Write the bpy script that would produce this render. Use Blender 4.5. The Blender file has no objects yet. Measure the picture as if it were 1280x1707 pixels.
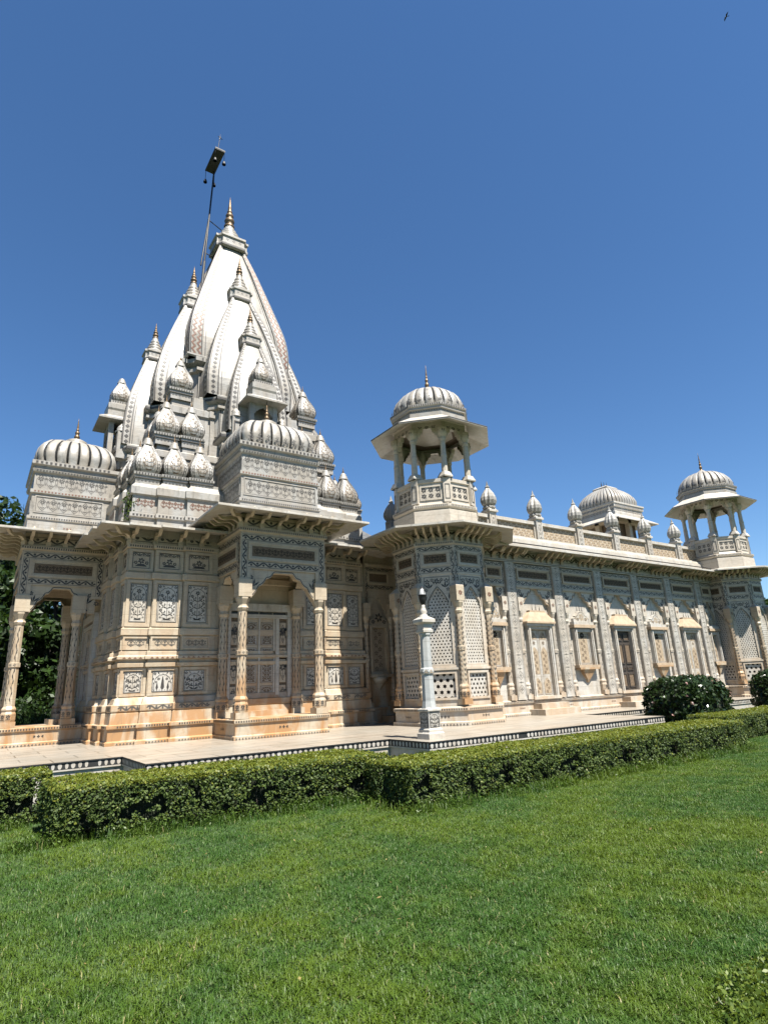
import bpy, math, random
import numpy as np
from mathutils import Matrix, Vector
random.seed(7); rng = np.random.default_rng(7)
R = math.radians; PI = math.pi
scn = bpy.context.scene; col = scn.collection

# ------------------------------------------------------------------ camera, sky, sun
FPX = 990.26
def cam_matrix(yaw, pitch, roll):
    f = Vector((math.sin(yaw)*math.cos(pitch), math.cos(yaw)*math.cos(pitch), math.sin(pitch)))
    r = Vector((math.cos(yaw), -math.sin(yaw), 0)); u = r.cross(f)
    r2 = r*math.cos(roll)+u*math.sin(roll); u2 = u*math.cos(roll)-r*math.sin(roll)
    m = Matrix((r2, u2, -f)).transposed().to_4x4(); m.translation = (0, 0, 1.0); return m
cd = bpy.data.cameras.new('camera'); cam = bpy.data.objects.new('camera', cd); col.objects.link(cam)
cam.matrix_world = cam_matrix(R(34.512), R(16.428), R(-2.608))
cd.sensor_fit = 'VERTICAL'; cd.sensor_height = 36; cd.lens = FPX/1707*36; cd.clip_end = 3000
scn.camera = cam
SUN = Vector((0.04, -1.0, 1.90)).normalized()
w = bpy.data.worlds.new('World'); scn.world = w; w.use_nodes = True
nt = w.node_tree; bg = nt.nodes['Background']
sk = nt.nodes.new('ShaderNodeTexSky'); sk.sky_type = 'NISHITA'; sk.sun_disc = False
sk.sun_elevation = math.asin(SUN.z); sk.sun_rotation = math.atan2(SUN.x, SUN.y)
sk.altitude = 600; sk.air_density = 1.0; sk.dust_density = 0.15; sk.ozone_density = 5.0
hs = nt.nodes.new('ShaderNodeHueSaturation'); hs.inputs['Saturation'].default_value = 1.13
nt.links.new(sk.outputs[0], hs.inputs['Color']); nt.links.new(hs.outputs[0], bg.inputs[0]); bg.inputs[1].default_value = 0.050
sl = bpy.data.lights.new('sun', 'SUN'); sl.energy = 5.0; sl.angle = R(0.5); sl.color = (1.0, 0.955, 0.88)
so = bpy.data.objects.new('sun', sl); col.objects.link(so); so.rotation_euler = SUN.to_track_quat('Z', 'Y').to_euler()
scn.view_settings.view_transform = 'Standard'; scn.view_settings.look = 'None'
scn.view_settings.exposure = 1.70; scn.view_settings.gamma = 1.0
scn.cycles.max_bounces = 6

# ------------------------------------------------------------------ materials
class NT:
    def __init__(s, name):
        s.m = bpy.data.materials.new(name); s.m.use_nodes = True; s.t = s.m.node_tree
        s.b = s.t.nodes['Principled BSDF']
    def n(s, typ, **kw):
        x = s.t.nodes.new(typ)
        for k, v in kw.items():
            if k in x.inputs: s.put(x.inputs[k], v)
            else: setattr(x, k, v)
        return x
    def put(s, sock, v):
        if hasattr(v, 'links') or isinstance(v, bpy.types.NodeSocket): s.t.links.new(v, sock)
        else: sock.default_value = v
    def math(s, op, a, b=0.0, c=None, clamp=False):
        x = s.t.nodes.new('ShaderNodeMath'); x.operation = op; x.use_clamp = clamp
        s.put(x.inputs[0], a); s.put(x.inputs[1], b)
        if c is not None: s.put(x.inputs[2], c)
        return x.outputs[0]
    def mix(s, f, a, b, blend='MIX'):
        x = s.t.nodes.new('ShaderNodeMix'); x.data_type = 'RGBA'; x.blend_type = blend
        s.put(x.inputs[0], f); s.put(x.inputs[6], a); s.put(x.inputs[7], b); return x.outputs[2]
    def noise(s, vec, scale, detail=4, rough=.55, dist=0.0):
        x = s.n('ShaderNodeTexNoise'); s.put(x.inputs['Vector'], vec)
        x.inputs['Scale'].default_value = scale; x.inputs['Detail'].default_value = detail
        x.inputs['Roughness'].default_value = rough; x.inputs['Distortion'].default_value = dist
        return x.outputs['Fac']
    def ramp(s, v, p0, p1):
        x = s.t.nodes.new('ShaderNodeMapRange'); x.interpolation_type = 'SMOOTHSTEP'
        s.put(x.inputs[0], v); x.inputs[1].default_value = p0; x.inputs[2].default_value = p1; return x.outputs[0]
    def scaled(s, vec, sx, sy, sz):
        x = s.t.nodes.new('ShaderNodeVectorMath'); x.operation = 'MULTIPLY'
        s.put(x.inputs[0], vec); x.inputs[1].default_value = (sx, sy, sz); return x.outputs[0]
    def bump(s, h, strength, dist=.01):
        x = s.n('ShaderNodeBump'); x.inputs['Strength'].default_value = strength; x.inputs['Distance'].default_value = dist
        s.put(x.inputs['Height'], h); s.t.links.new(x.outputs[0], s.b.inputs['Normal'])
KA = .47                                                            # overall reflectance of stone and leaves, balanced by the exposure
def c4(c): return (c[0]*KA, c[1]*KA, c[2]*KA, 1)

def marble(name, base, vein, stain, stain_amt, grime, grime_amt, zfade=None, rough=.42, joints=None):
    t = NT(name); g = t.n('ShaderNodeNewGeometry'); pos = g.outputs['Position']
    sep = t.n('ShaderNodeSeparateXYZ'); t.put(sep.inputs[0], pos)
    v = t.noise(t.scaled(pos, 1, 1, 2.2), 1.4, 7, .62, 1.8)
    veins = t.math('SUBTRACT', 1.0, t.ramp(t.math('ABSOLUTE', t.math('SUBTRACT', v, .5)), 0.0, .07))
    c = t.mix(t.math('MULTIPLY', veins, .45), c4(base), c4(vein))
    tone = t.noise(pos, .9, 3, .5)
    c = t.mix(t.math('MULTIPLY', t.ramp(tone, .35, .7), .35), c, c4([b*.86 for b in base]))
    # per-block tone differences of the marble slabs
    bl = t.t.nodes.new('ShaderNodeVectorMath'); bl.operation = 'FLOOR'
    t.put(bl.inputs[0], t.scaled(pos, 1.35, 1.35, 2.1))
    wn = t.n('ShaderNodeTexWhiteNoise'); t.put(wn.inputs['Vector'], bl.outputs[0])
    c = t.mix(t.math('MULTIPLY', wn.outputs['Value'], .16), c, c4((base[0]*.72, base[1]*.66, base[2]*.55)))
    # rust-coloured stain running down the stone
    sn = t.noise(t.scaled(pos, 1.6, 1.6, .55), 1.5, 5, .6, .6)
    sf = t.ramp(sn, .37, .60)
    if zfade:
        zf = t.math('SUBTRACT', 1.0, t.ramp(sep.outputs[2], zfade[0], zfade[1])); zf = t.math('MULTIPLY_ADD', zf, .85, .15)
        sf = t.math('MULTIPLY', sf, zf)
    c = t.mix(t.math('MULTIPLY', sf, stain_amt), c, c4(stain))
    # fine joints between the slabs
    cv = t.n('ShaderNodeCombineXYZ'); t.put(cv.inputs[0], t.math('ADD', sep.outputs[0], sep.outputs[1])); t.put(cv.inputs[1], sep.outputs[2])
    bk = t.n('ShaderNodeTexBrick'); t.put(bk.inputs['Vector'], cv.outputs[0]); bk.inputs['Scale'].default_value = 1; bk.inputs['Brick Width'].default_value = .83; bk.inputs['Row Height'].default_value = .37; bk.inputs['Mortar Size'].default_value = .0045
    ns = t.n('ShaderNodeSeparateXYZ'); t.put(ns.inputs[0], g.outputs['Normal'])
    up = t.math('LESS_THAN', t.math('ABSOLUTE', ns.outputs[2]), .6)
    c = t.mix(t.math('MULTIPLY', t.math('MULTIPLY', bk.outputs['Fac'], up), .55), c, c4((base[0]*.35, base[1]*.3, base[2]*.25)))
    # dark algae and soot streaks
    gn = t.noise(t.scaled(pos, 3.2, 3.2, .7), 1.7, 6, .7, .3)
    c = t.mix(t.math('MULTIPLY', t.ramp(gn, .52, .78), grime_amt), c, c4(grime))
    t.put(t.b.inputs['Base Color'], c)
    t.put(t.b.inputs['Roughness'], t.math('MULTIPLY_ADD', tone, .25, rough-.1))
    fine = t.noise(pos, 38, 4, .6); t.bump(fine, .18, .004)
    return t.m
def flat(name, c, rough=.5, metal=0.0, var=.25, scale=8, c2=None):
    t = NT(name); g = t.n('ShaderNodeNewGeometry')
    n = t.noise(g.outputs['Position'], scale, 5, .6)
    t.put(t.b.inputs['Base Color'], t.mix(t.ramp(n, .3, .7), c4(c), c4(c2 if c2 else [x*(1-var) for x in c])))
    t.b.inputs['Roughness'].default_value = rough; t.b.inputs['Metallic'].default_value = metal
    t.bump(n, .15, .01)
    return t.m
def leaf(name, c1, c2, trans=.35, scale=1.2, rough=.45, dry=None):
    t = NT(name); g = t.n('ShaderNodeNewGeometry'); pos = g.outputs['Position']
    n = t.noise(pos, scale, 3, .6); rnd = g.outputs['Random Per Island']
    f = t.math('ADD', t.math('MULTIPLY', n, .55), t.math('MULTIPLY', rnd, .5), clamp=True)
    c = t.mix(t.ramp(f, .25, .8), c4(c1), c4(c2))
    if dry: c = t.mix(t.math('GREATER_THAN', rnd, .955), c, c4(dry))
    t.put(t.b.inputs['Base Color'], c); t.b.inputs['Roughness'].default_value = rough
    t.b.inputs['Specular IOR Level'].default_value = .25
    tr = t.n('ShaderNodeBsdfTranslucent'); t.put(tr.inputs[0], t.mix(.5, c, c4((c2[0]*1.6, c2[1]*1.5, c2[2]*.6))))
    mx = t.n('ShaderNodeMixShader'); mx.inputs[0].default_value = trans
    t.t.links.new(t.b.outputs[0], mx.inputs[1]); t.t.links.new(tr.outputs[0], mx.inputs[2])
    t.t.links.new(mx.outputs[0], t.t.nodes['Material Output'].inputs[0])
    return t.m

M = {}
M['stone'] = marble('warm_marble', (.74, .625, .46), (.50, .43, .33), (.56, .30, .12), .95, (.20, .16, .11), .45, (.2, 3.2))
M['pale'] = marble('pale_marble', (.80, .72, .60), (.52, .47, .40), (.60, .38, .19), .55, (.20, .17, .13), .45, (.1, 2.6))
M['dome'] = marble('weather_washed_marble', (.55, .535, .50), (.30, .295, .28), (.42, .33, .22), .40, (.07, .065, .055), .75)
M['white'] = marble('white_marble', (.80, .765, .695), (.50, .49, .47), (.56, .43, .27), .35, (.13, .12, .10), .62)
M['blue'] = marble('bluish_marble', (.66, .675, .655), (.50, .52, .52), (.52, .47, .38), .3, (.25, .27, .27), .3)
M['old'] = marble('weathered_marble', (.46, .45, .42), (.30, .29, .27), (.34, .29, .21), .3, (.05, .05, .045), .95)
M['inlay'] = flat('dark_stone_inlay', (.075, .065, .055), .5, var=.4, scale=20)
M['brown'] = flat('brown_stone_inlay', (.30, .13, .07), .5, var=.35, scale=14)
M['grey'] = flat('grey_stone_inlay', (.16, .145, .125), .5, var=.35, scale=14)
M['ochre'] = flat('yellow_sandstone', (.72, .54, .36), .6, var=.3, scale=6)
M['carved'] = flat('carved_brown_stone', (.27, .185, .11), .7, var=.45, scale=25)
M['lattice'] = flat('yellow_lattice_stone', (.64, .50, .34), .6, var=.3, scale=9)
M['wood'] = flat('old_dark_wood', (.105, .08, .06), .6, var=.5, scale=12)
M['brass'] = flat('aged_brass', (.33, .22, .12), .48, .6, var=.5, scale=15)
M['black'] = flat('black_joint', (.03, .03, .028), .6, var=.3)
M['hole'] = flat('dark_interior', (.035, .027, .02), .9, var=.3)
M['slate'] = flat('grey_slate_roof', (.16, .165, .17), .8, var=.45, scale=6)
M['iron'] = flat('dark_iron', (.035, .035, .035), .55, .4, var=.3)
M['glass'] = flat('frosted_lamp_glass', (.78, .78, .76), .15, 0, var=.05)
M['bark'] = flat('tree_bark', (.11, .085, .06), .9, var=.4, scale=10)
MATS = ['stone', 'pale', 'dome', 'white', 'blue', 'old', 'inlay', 'brown', 'grey', 'ochre', 'carved', 'lattice', 'wood', 'brass', 'black', 'hole', 'slate', 'iron', 'glass', 'bark']

# ------------------------------------------------------------------ mesh builder
class MB:
    def __init__(s): s.v = []; s.f = []; s.m = []; s.s = []
    def add(s, vs, fs, mat, smooth=False):
        o = len(s.v); s.v.extend([tuple(p) for p in vs])
        for f in fs: s.f.append(tuple(i+o for i in f)); s.m.append(mat); s.s.append(smooth)
    def box(s, fr, u0, u1, z0, z1, d0, d1, mat):
        if u0 > u1: u0, u1 = u1, u0
        P = [fr(u, z, d) for d in (d0, d1) for z in (z0, z1) for u in (u0, u1)]
        s.add(P, [(4, 5, 7, 6), (1, 0, 2, 3), (0, 4, 6, 2), (5, 1, 3, 7), (6, 7, 3, 2), (0, 1, 5, 4)], mat)
    def frame(s, fr, u0, u1, z0, z1, t, d0, d1, mat):
        s.box(fr, u0, u1, z0, z0+t, d0, d1, mat); s.box(fr, u0, u1, z1-t, z1, d0, d1, mat)
        s.box(fr, u0, u0+t, z0+t, z1-t, d0, d1, mat); s.box(fr, u1-t, u1, z0+t, z1-t, d0, d1, mat)
    def decal(s, fr, polys, d, mat):
        for p in polys:
            s.add([fr(a, b, d) for a, b in p], [tuple(range(len(p)))], mat)
    def sweep(s, plan, prof, mat, closed=True, cap=False, smooth=False):
        n = len(plan); N = []
        for i in range(n):
            p = plan[i]
            a = plan[i-1] if (closed or i > 0) else None; b = plan[(i+1) % n] if (closed or i < n-1) else None
            ns = []
            for q0, q1 in ((a, p), (p, b)):
                if q0 is None or q1 is None: continue
                dx, dy = q1[0]-q0[0], q1[1]-q0[1]; l = math.hypot(dx, dy); ns.append((dy/l, -dx/l))
            if len(ns) == 1: N.append(ns[0])
            else:
                k = 1+ns[0][0]*ns[1][0]+ns[0][1]*ns[1][1]
                N.append(((ns[0][0]+ns[1][0])/k, (ns[0][1]+ns[1][1])/k))
        vs = [(plan[i][0]+N[i][0]*o, plan[i][1]+N[i][1]*o, z) for (o, z) in prof for i in range(n)]
        fs = []
        for j in range(len(prof)-1):
            for i in range(n if closed else n-1):
                k = (i+1) % n; fs.append((j*n+i, j*n+k, (j+1)*n+k, (j+1)*n+i))
        if cap: fs.append(tuple((len(prof)-1)*n+i for i in range(n)))
        s.add(vs, fs, mat, smooth)
    def lathe(s, c, prof, mat, seg=16, smooth=True, mod=None):
        vs = []; 
        for (r, z) in prof:
            for i in range(seg):
                a = 2*PI*(i+.5)/seg; rr = r*(mod(i) if mod else 1)
                vs.append((c[0]+rr*math.cos(a), c[1]+rr*math.sin(a), c[2]+z))
        fs = [(j*seg+i, j*seg+(i+1) % seg, (j+1)*seg+(i+1) % seg, (j+1)*seg+i) for j in range(len(prof)-1) for i in range(seg)]
        fs.append(tuple((len(prof)-1)*seg+i for i in range(seg)))
        s.add(vs, fs, mat, smooth)
    def tube(s, a, b, r, mat, seg=8, r2=None):
        a = Vector(a); b = Vector(b); d = (b-a).normalized(); u = d.orthogonal().normalized(); v = d.cross(u)
        r2 = r if r2 is None else r2
        vs = [a+(u*math.cos(2*PI*i/seg)+v*math.sin(2*PI*i/seg))*r for i in range(seg)]+[b+(u*math.cos(2*PI*i/seg)+v*math.sin(2*PI*i/seg))*r2 for i in range(seg)]
        s.add(vs, [(i, (i+1) % seg, seg+(i+1) % seg, seg+i) for i in range(seg)]+[tuple(range(seg, 2*seg))], mat, True)
    def build(s, name, parent=None, default=None):
        me = bpy.data.meshes.new(name); me.from_pydata(s.v, [], s.f)
        used = sorted(set(s.m)); 
        for k in used: me.materials.append(M[k])
        ix = {k: i for i, k in enumerate(used)}
        me.polygons.foreach_set('material_index', [ix[k] for k in s.m])
        me.polygons.foreach_set('use_smooth', s.s); me.update()
        o = bpy.data.objects.new(name, me); col.objects.link(o)
        if parent: o.parent = parent
        return o
def FR(o, u, n):
    """local frame on a wall: (across, height, outward) -> xyz"""
    return lambda a, b, d=0.0: (o[0]+u[0]*a+n[0]*d, o[1]+u[1]*a+n[1]*d, o[2]+b)
def FRdir(cx, cy, ang, dist, z=0):
    """frame of the side whose outward normal points along ang, at distance dist from (cx,cy)"""
    n = (math.cos(ang), math.sin(ang)); u = (-n[1], n[0])
    return FR((cx+n[0]*dist, cy+n[1]*dist, z), u, n)
def empty(name, loc, label, cat, group=None):
    o = bpy.data.objects.new(name, None); col.objects.link(o); o.location = loc; o.empty_display_size = .3
    tag(o, label, cat, group); return o
def tag(o, label=None, cat=None, group=None, kind=None):
    if label: o['label'] = label
    if cat: o['category'] = cat
    if group: o['group'] = group
    if kind: o['kind'] = kind
    return o
def copy_tree(o, parent=None, rot=None, loc=None):
    c = o.copy(); col.objects.link(c); c.parent = parent if parent else o.parent
    if rot is not None: c.rotation_euler = (0, 0, rot)
    if loc is not None: c.location = loc
    for ch in list(o.children): copy_tree(ch, c)
    return c

# ------------------------------------------------------------------ 2-D inlay motifs (polygon lists)
def rib(pts, w):
    out = []
    for (x0, y0), (x1, y1) in zip(pts, pts[1:]):
        dx, dy = x1-x0, y1-y0; l = math.hypot(dx, dy) or 1; nx, ny = -dy/l*w/2, dx/l*w/2
        out.append([(x0-nx, y0-ny), (x1-nx, y1-ny), (x1+nx, y1+ny), (x0+nx, y0+ny)])
    return out
def dia(x, y, a, l, w):
    c, s = math.cos(a), math.sin(a)
    return [(x, y), (x+c*l*.5+s*w/2, y+s*l*.5-c*w/2), (x+c*l, y+s*l), (x+c*l*.5-s*w/2, y+s*l*.5+c*w/2)]
def disc(x, y, r, n=7): return [(x+r*math.cos(2*PI*i/n), y+r*math.sin(2*PI*i/n)) for i in range(n)]
def flower(x, y, r, n=6, a0=0.3): return [dia(x+math.cos(a0+2*PI*i/n)*r*.15, y+math.sin(a0+2*PI*i/n)*r*.15, a0+2*PI*i/n, r*.95, r*.62) for i in range(n)]
def plant(u, z0, h, w, rows=3, lw=.009):
    """symmetric flowering plant growing from a small mound"""
    o = rib([(u, z0), (u, z0+h*.86)], lw); o += flower(u, z0+h*.9, h*.075)
    for i in range(rows):
        t = (i+.6)/(rows+.4); zz = z0+h*t*.8; ww = w*(1-.45*abs(t-.35))
        for sg in (-1, 1):
            o += rib([(u, zz), (u+sg*ww*.28, zz+h*.05), (u+sg*ww*.42, zz+h*.15)], lw*.8)
            o += flower(u+sg*ww*.43, zz+h*.18, min(h, w)*.11); o.append(dia(u+sg*ww*.48, zz+h*.02, PI/2-sg*.3, w*.14, w*.07)); o.append(dia(u+sg*ww*.10, zz+h*.12, PI/2-sg*.7, w*.13, w*.06))
            o.append(dia(u+sg*.01, zz+h*.01, PI/2-sg*1.15, w*.25, w*.07))
            o.append(dia(u+sg*ww*.25, zz+h*.03, PI/2-sg*1.9, w*.16, w*.06)); o.append(dia(u+sg*ww*.3, zz+h*.05, PI/2-sg*.1, w*.15, w*.07)); o += flower(u+sg*ww*.18, zz+h*.10, min(h, w)*.06, 5)
    o += [dia(u, z0+h*.02, PI/2+sg*1.2, w*.33, w*.10) for sg in (-1, 1)]
    o.append([(u-w*.3, z0), (u+w*.3, z0), (u+w*.12, z0+h*.04), (u-w*.12, z0+h*.04)])
    return o
def cusp_arch_line(u, z0, hw, h, lw=.012):
    pts = []
    for i in range(25):
        t = -1+2*i/24; r = abs(t)
        pts.append((u+t*hw, z0+h*((1-r**2.2)**.6)-(.06*h*abs(math.sin(r*PI*3)) if r < 1 else 0)))
    return rib(pts, lw)
def carpet(u0, u1, z0, z1, kind=0, lw=.011):
    """inlaid panel: line border, cusped arch, flowering plant, corner flowers"""
    W = u1-u0; H = z1-z0; uc = (u0+u1)/2
    o = rib([(u0, z0), (u1, z0), (u1, z1), (u0, z1), (u0, z0)], lw*1.2)
    for sg in (-1, 1): o += flower(uc+sg*W*.40, z1-W*.12, W*.08, 5); o += [dia(uc+sg*W*.46, z1-W*.3, -PI/2, W*.14, W*.07), dia(uc+sg*W*.26, z1-W*.05, -PI/2-sg*.9, W*.12, W*.06)]
    zs = z1-W*.55
    pts = [(uc-W*.44, z0+H*.04), (uc-W*.44, zs)]
    for i in range(17):
        t = -1+2*i/16; r = abs(t); pts.append((uc+t*W*.42, zs+W*.42*(1-r**2)**.55-W*.05*abs(math.sin(r*PI*2.5))))
    pts += [(uc+W*.44, zs), (uc+W*.44, z0+H*.04)]
    o += rib(pts, lw)
    if kind == 1:                                                    # cypress between two small ones
        for x, hh, ww in ((uc, H*.68, W*.09), (uc-W*.27, H*.34, W*.06), (uc+W*.27, H*.34, W*.06)):
            o.append([(x-ww*.4, z0+H*.12), (x+ww*.4, z0+H*.12), (x+ww, z0+H*.2), (x+ww*.6, z0+H*.12+hh*.6), (x, z0+H*.12+hh), (x-ww*.6, z0+H*.12+hh*.6), (x-ww, z0+H*.2)])
            o += rib([(x, z0+H*.04), (x, z0+H*.13)], lw)
        for i in range(7): o.append(dia(u0+W*(.1+.13*i), z0+H*.03, PI/2, H*.08, W*.03))
        for sg in (-1, 1): o += flower(uc+sg*W*.2, z0+H*.62, W*.07); o += flower(uc+sg*W*.32, z0+H*.48, W*.05)
    else:
        rows = 2 if H < 1.3*W else 3
        for sg in (-1, 1): o += flower(uc+sg*W*.33, z0+H*.12, W*.06, 5); o += flower(uc+sg*W*.36, z0+H*.40, W*.045, 5) if rows == 3 else []
        o += plant(uc, z0+H*.05, (zs+W*.36-z0)*.92, W*.8, rows, lw)
    return o
def guilloche(u0, u1, z0, z1, pitch=.17):
    pitch *= 1.1
    """wavy ribbon with a round stone in every loop, between two lines"""
    n = max(1, round((u1-u0)/pitch)); p = (u1-u0)/n; h = z1-z0; zc = (z0+z1)/2; o = []
    pts = [(u0+p*n*i/(n*6), zc+h*.30*math.sin(2*PI*i/12)) for i in range(n*6+1)]
    o += rib(pts, h*.25)
    for i in range(n):
        sg = 1 if i % 2 == 0 else -1
        o.append(disc(u0+p*(i+.5), zc-h*.13*sg, h*.22, 7))
    o += rib([(u0, z0), (u1, z0)], h*.07)+rib([(u0, z1), (u1, z1)], h*.07)
    return o
def guilloche_v(u0, u1, z0, z1, pitch=.17): return [[(b, a) for a, b in p] for p in guilloche(z0, z1, u0, u1, pitch)]
def chain(u, z0, z1, w, pitch=.34):
    """vertical chain of ogival medallions and rosettes"""
    n = max(1, round((z1-z0)/pitch)); p = (z1-z0)/n; o = []
    for i in range(n):
        zc = z0+p*(i+.5)
        o += rib([(u, zc-p*.32), (u+w*.36, zc-p*.08), (u+w*.36, zc+p*.08), (u, zc+p*.32), (u-w*.36, zc+p*.08), (u-w*.36, zc-p*.08), (u, zc-p*.32)], .010)
        o += flower(u, zc, w*.2, 4, 0); o.append(disc(u, zc+p*.5, w*.11, 5)); 
        for sg in (-1, 1): o.append(dia(u+sg*w*.12, zc+p*.5, 0 if sg > 0 else PI, w*.22, w*.1))
    for sg in (-1, 1): o += rib([(u+sg*w*.5, z0), (u+sg*w*.5, z1)], .007)
    return o
def vine(u, z0, z1, w, pitch=.15):
    n = max(1, round((z1-z0)/pitch)); p = (z1-z0)/n; o = []
    for i in range(n):
        zc = z0+p*i; sg = 1 if i % 2 else -1
        o += rib([(u-sg*w*.2, zc), (u+sg*w*.2, zc+p)], .007)
        o.append(dia(u+sg*w*.1, zc+p*.45, PI/2-sg*.2, p*.6, w*.45))
    return o
def chevron(u, z0, z1, w, pitch=.1):
    n = max(1, round((z1-z0)/pitch)); p = (z1-z0)/n; o = []
    for i in range(n):
        zc = z0+p*i; t = p*.38
        o.append([(u-w/2, zc+p*.4), (u, zc), (u, zc+t), (u-w/2, zc+p*.4+t)]); o.append([(u, zc), (u+w/2, zc+p*.4), (u+w/2, zc+p*.4+t), (u, zc+t)])
    return o
def floral(u0, u1, z0, z1, pitch=.3):
    """row of cartouches, each holding a flower"""
    n = max(1, round((u1-u0)/pitch)); p = (u1-u0)/n; h = z1-z0; o = []
    for i in range(n):
        u = u0+p*(i+.5)
        o += rib([(u, z0+h*.05), (u+p*.40, z0+h*.35), (u+p*.40, z0+h*.62), (u, z0+h*.95), (u-p*.40, z0+h*.62), (u-p*.40, z0+h*.35), (u, z0+h*.05)], .011)
        o += rib([(u, z0+h*.15), (u, z0+h*.6)], .010); o += flower(u, z0+h*.66, h*.17); o += [dia(u, z0+h*.22, PI/2-sg*.95, p*.27, p*.09) for sg in (-1, 1)]
        o += [dia(u+p*.5, z0+h*.2, PI/2, h*.3, p*.09), disc(u+p*.5, z0+h*.72, h*.09, 5)]
    return o
def dents(u0, u1, z0, z1, pitch=.07):
    n = max(1, round((u1-u0)/pitch)); p = (u1-u0)/n
    return [[(u0+p*(i+.2), z1), (u0+p*(i+.5), z0), (u0+p*(i+.8), z1)] if False else [(u0+p*(i+.22), z0), (u0+p*(i+.72), z0), (u0+p*(i+.72), z1), (u0+p*(i+.22), z1)] for i in range(n)]
def teeth(u0, u1, z0, z1, pitch=.07):
    n = max(1, round((u1-u0)/pitch)); p = (u1-u0)/n
    return [[(u0+p*(i+.15), z0), (u0+p*(i+.85), z0), (u0+p*(i+.5), z1)] for i in range(n)]
def bowtie(u, z, s): return [dia(u, z, a, s*.3, s*.2) for a in (0, PI/2, PI, -PI/2)]+[dia(u+sg*s*.45, z, (0 if sg > 0 else PI)+k, s*.5, s*.12) for sg in (-1, 1) for k in (-.5, 0, .5)]

# ------------------------------------------------------------------ shared shapes
KALASH = [(.34, 0), (.36, .04), (.30, .07), (.20, .10), (.30, .15), (.34, .20), (.30, .25), (.17, .28), (.24, .33), (.27, .37), (.24, .41), (.12, .44), (.17, .48), (.18, .51), (.10, .55), (.13, .60), (.10, .68), (.05, .85), (.004, 1.0)]
def kalash(mb, x, y, z, h, r, mat='brass'):
    mb.lathe((x, y, z), [(a*r*2.4, b*h) for a, b in KALASH], mat, 12)
def arch_plate(mb, fr, u0, u1, zb, zt, uc, hw, zs, za, d0, d1, mat, flat_top=0.0, cusps=4, power=1.6, amp=.05, n=44, side_down=True):
    """wall plate with a cusped arch cut out of it"""
    def zf(t):
        r = abs(t)
        if r < flat_top: return za
        q = (r-flat_top)/(1-flat_top); v = (1-q**power)**(.8)
        return zs+(za-zs)*v-amp*abs(math.sin(q*PI*cusps))*(1-.4*q)
    us = [uc-hw+2*hw*i/n for i in range(n+1)]; zz = [zf(-1+2*i/n) for i in range(n+1)]; zz[0] = zz[-1] = zs
    P = []; F = []
    for u, z in zip(us, zz): P += [fr(u, z, d1), fr(u, zt, d1), fr(u, z, d0)]
    for i in range(n):
        a, b = 3*i, 3*i+3; F += [(a, b, b+1, a+1), (a+2, b+2, b, a)]
    mb.add(P, F, mat)
    if u0 < uc-hw-1e-4: mb.box(fr, u0, uc-hw, zb, zt, d0, d1, mat)
    if u1 > uc+hw+1e-4: mb.box(fr, uc+hw, u1, zb, zt, d0, d1, mat)
    lw = .02
    return rib([(u, z+.035) for u, z in zip(us[1:-1], zz[1:-1])], lw)
def column(mb, x, y, z0, z1, r, style='vine', block=None, faces=(-90, -135, 180, -45, 0), mat='stone'):
    """square base, vase foot, eight-sided shaft with ring, flared capital"""
    fr = FR((x, y, 0), (1, 0), (0, -1)); q = r*1.45
    mb.box(fr, -q, q, z0, z0+.14, -q, q, mat)
    mb.lathe((x, y, z0+.14), [(r*1.42, 0), (r*1.5, .05), (r*1.5, .18), (r*1.28, .24), (r*1.45, .27), (r*1.45, .30), (r*1.1, .36)], mat, 8, False)
    zm = z0+(z1-z0)*.53
    mb.lathe((x, y, 0), [(r*1.1, z0+.50), (r*.98, zm-.06), (r*1.2, zm-.05), (r*1.2, zm+.05), (r*.96, zm+.06), (r*.92, z1-.34), (r*1.1, z1-.31), (r*1.25, z1-.26), (r*1.05, z1-.22), (r*1.0, z1-.18), (r*1.5, z1-.05), (r*1.5, z1)], mat, 8, False)
    if block: mb.box(fr, -q, q, z1, block, -q, q, mat)
    for a in faces:
        f2 = FRdir(x, y, R(a), r*.985*math.cos(PI/8)+.006); w_ = r*.5
        for za, zb in ((z0+.56, zm-.09), (zm+.09, z1-.38)):
            mb.decal(f2, (vine if style == 'vine' else chevron)(0, za, zb, w_ if style == 'vine' else w_*1.3, .15 if style == 'vine' else .13), r*.10, 'inlay' if style == 'vine' else ('grey' if int(a) % 2 == 0 else 'lattice'))
        f3 = FRdir(x, y, R(a), r*1.5*math.cos(PI/8)+.004)
        mb.decal(f3, flower(0, z0+.26, .05, 6)+rib([(-.05, z0+.20), (.05, z0+.20)], .012), 0, 'inlay')
        f4 = FRdir(x, y, R(a), r*1.2*math.cos(PI/8)+.004); mb.decal(f4, flower(0, zm, .035, 4), 0, 'grey')
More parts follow.
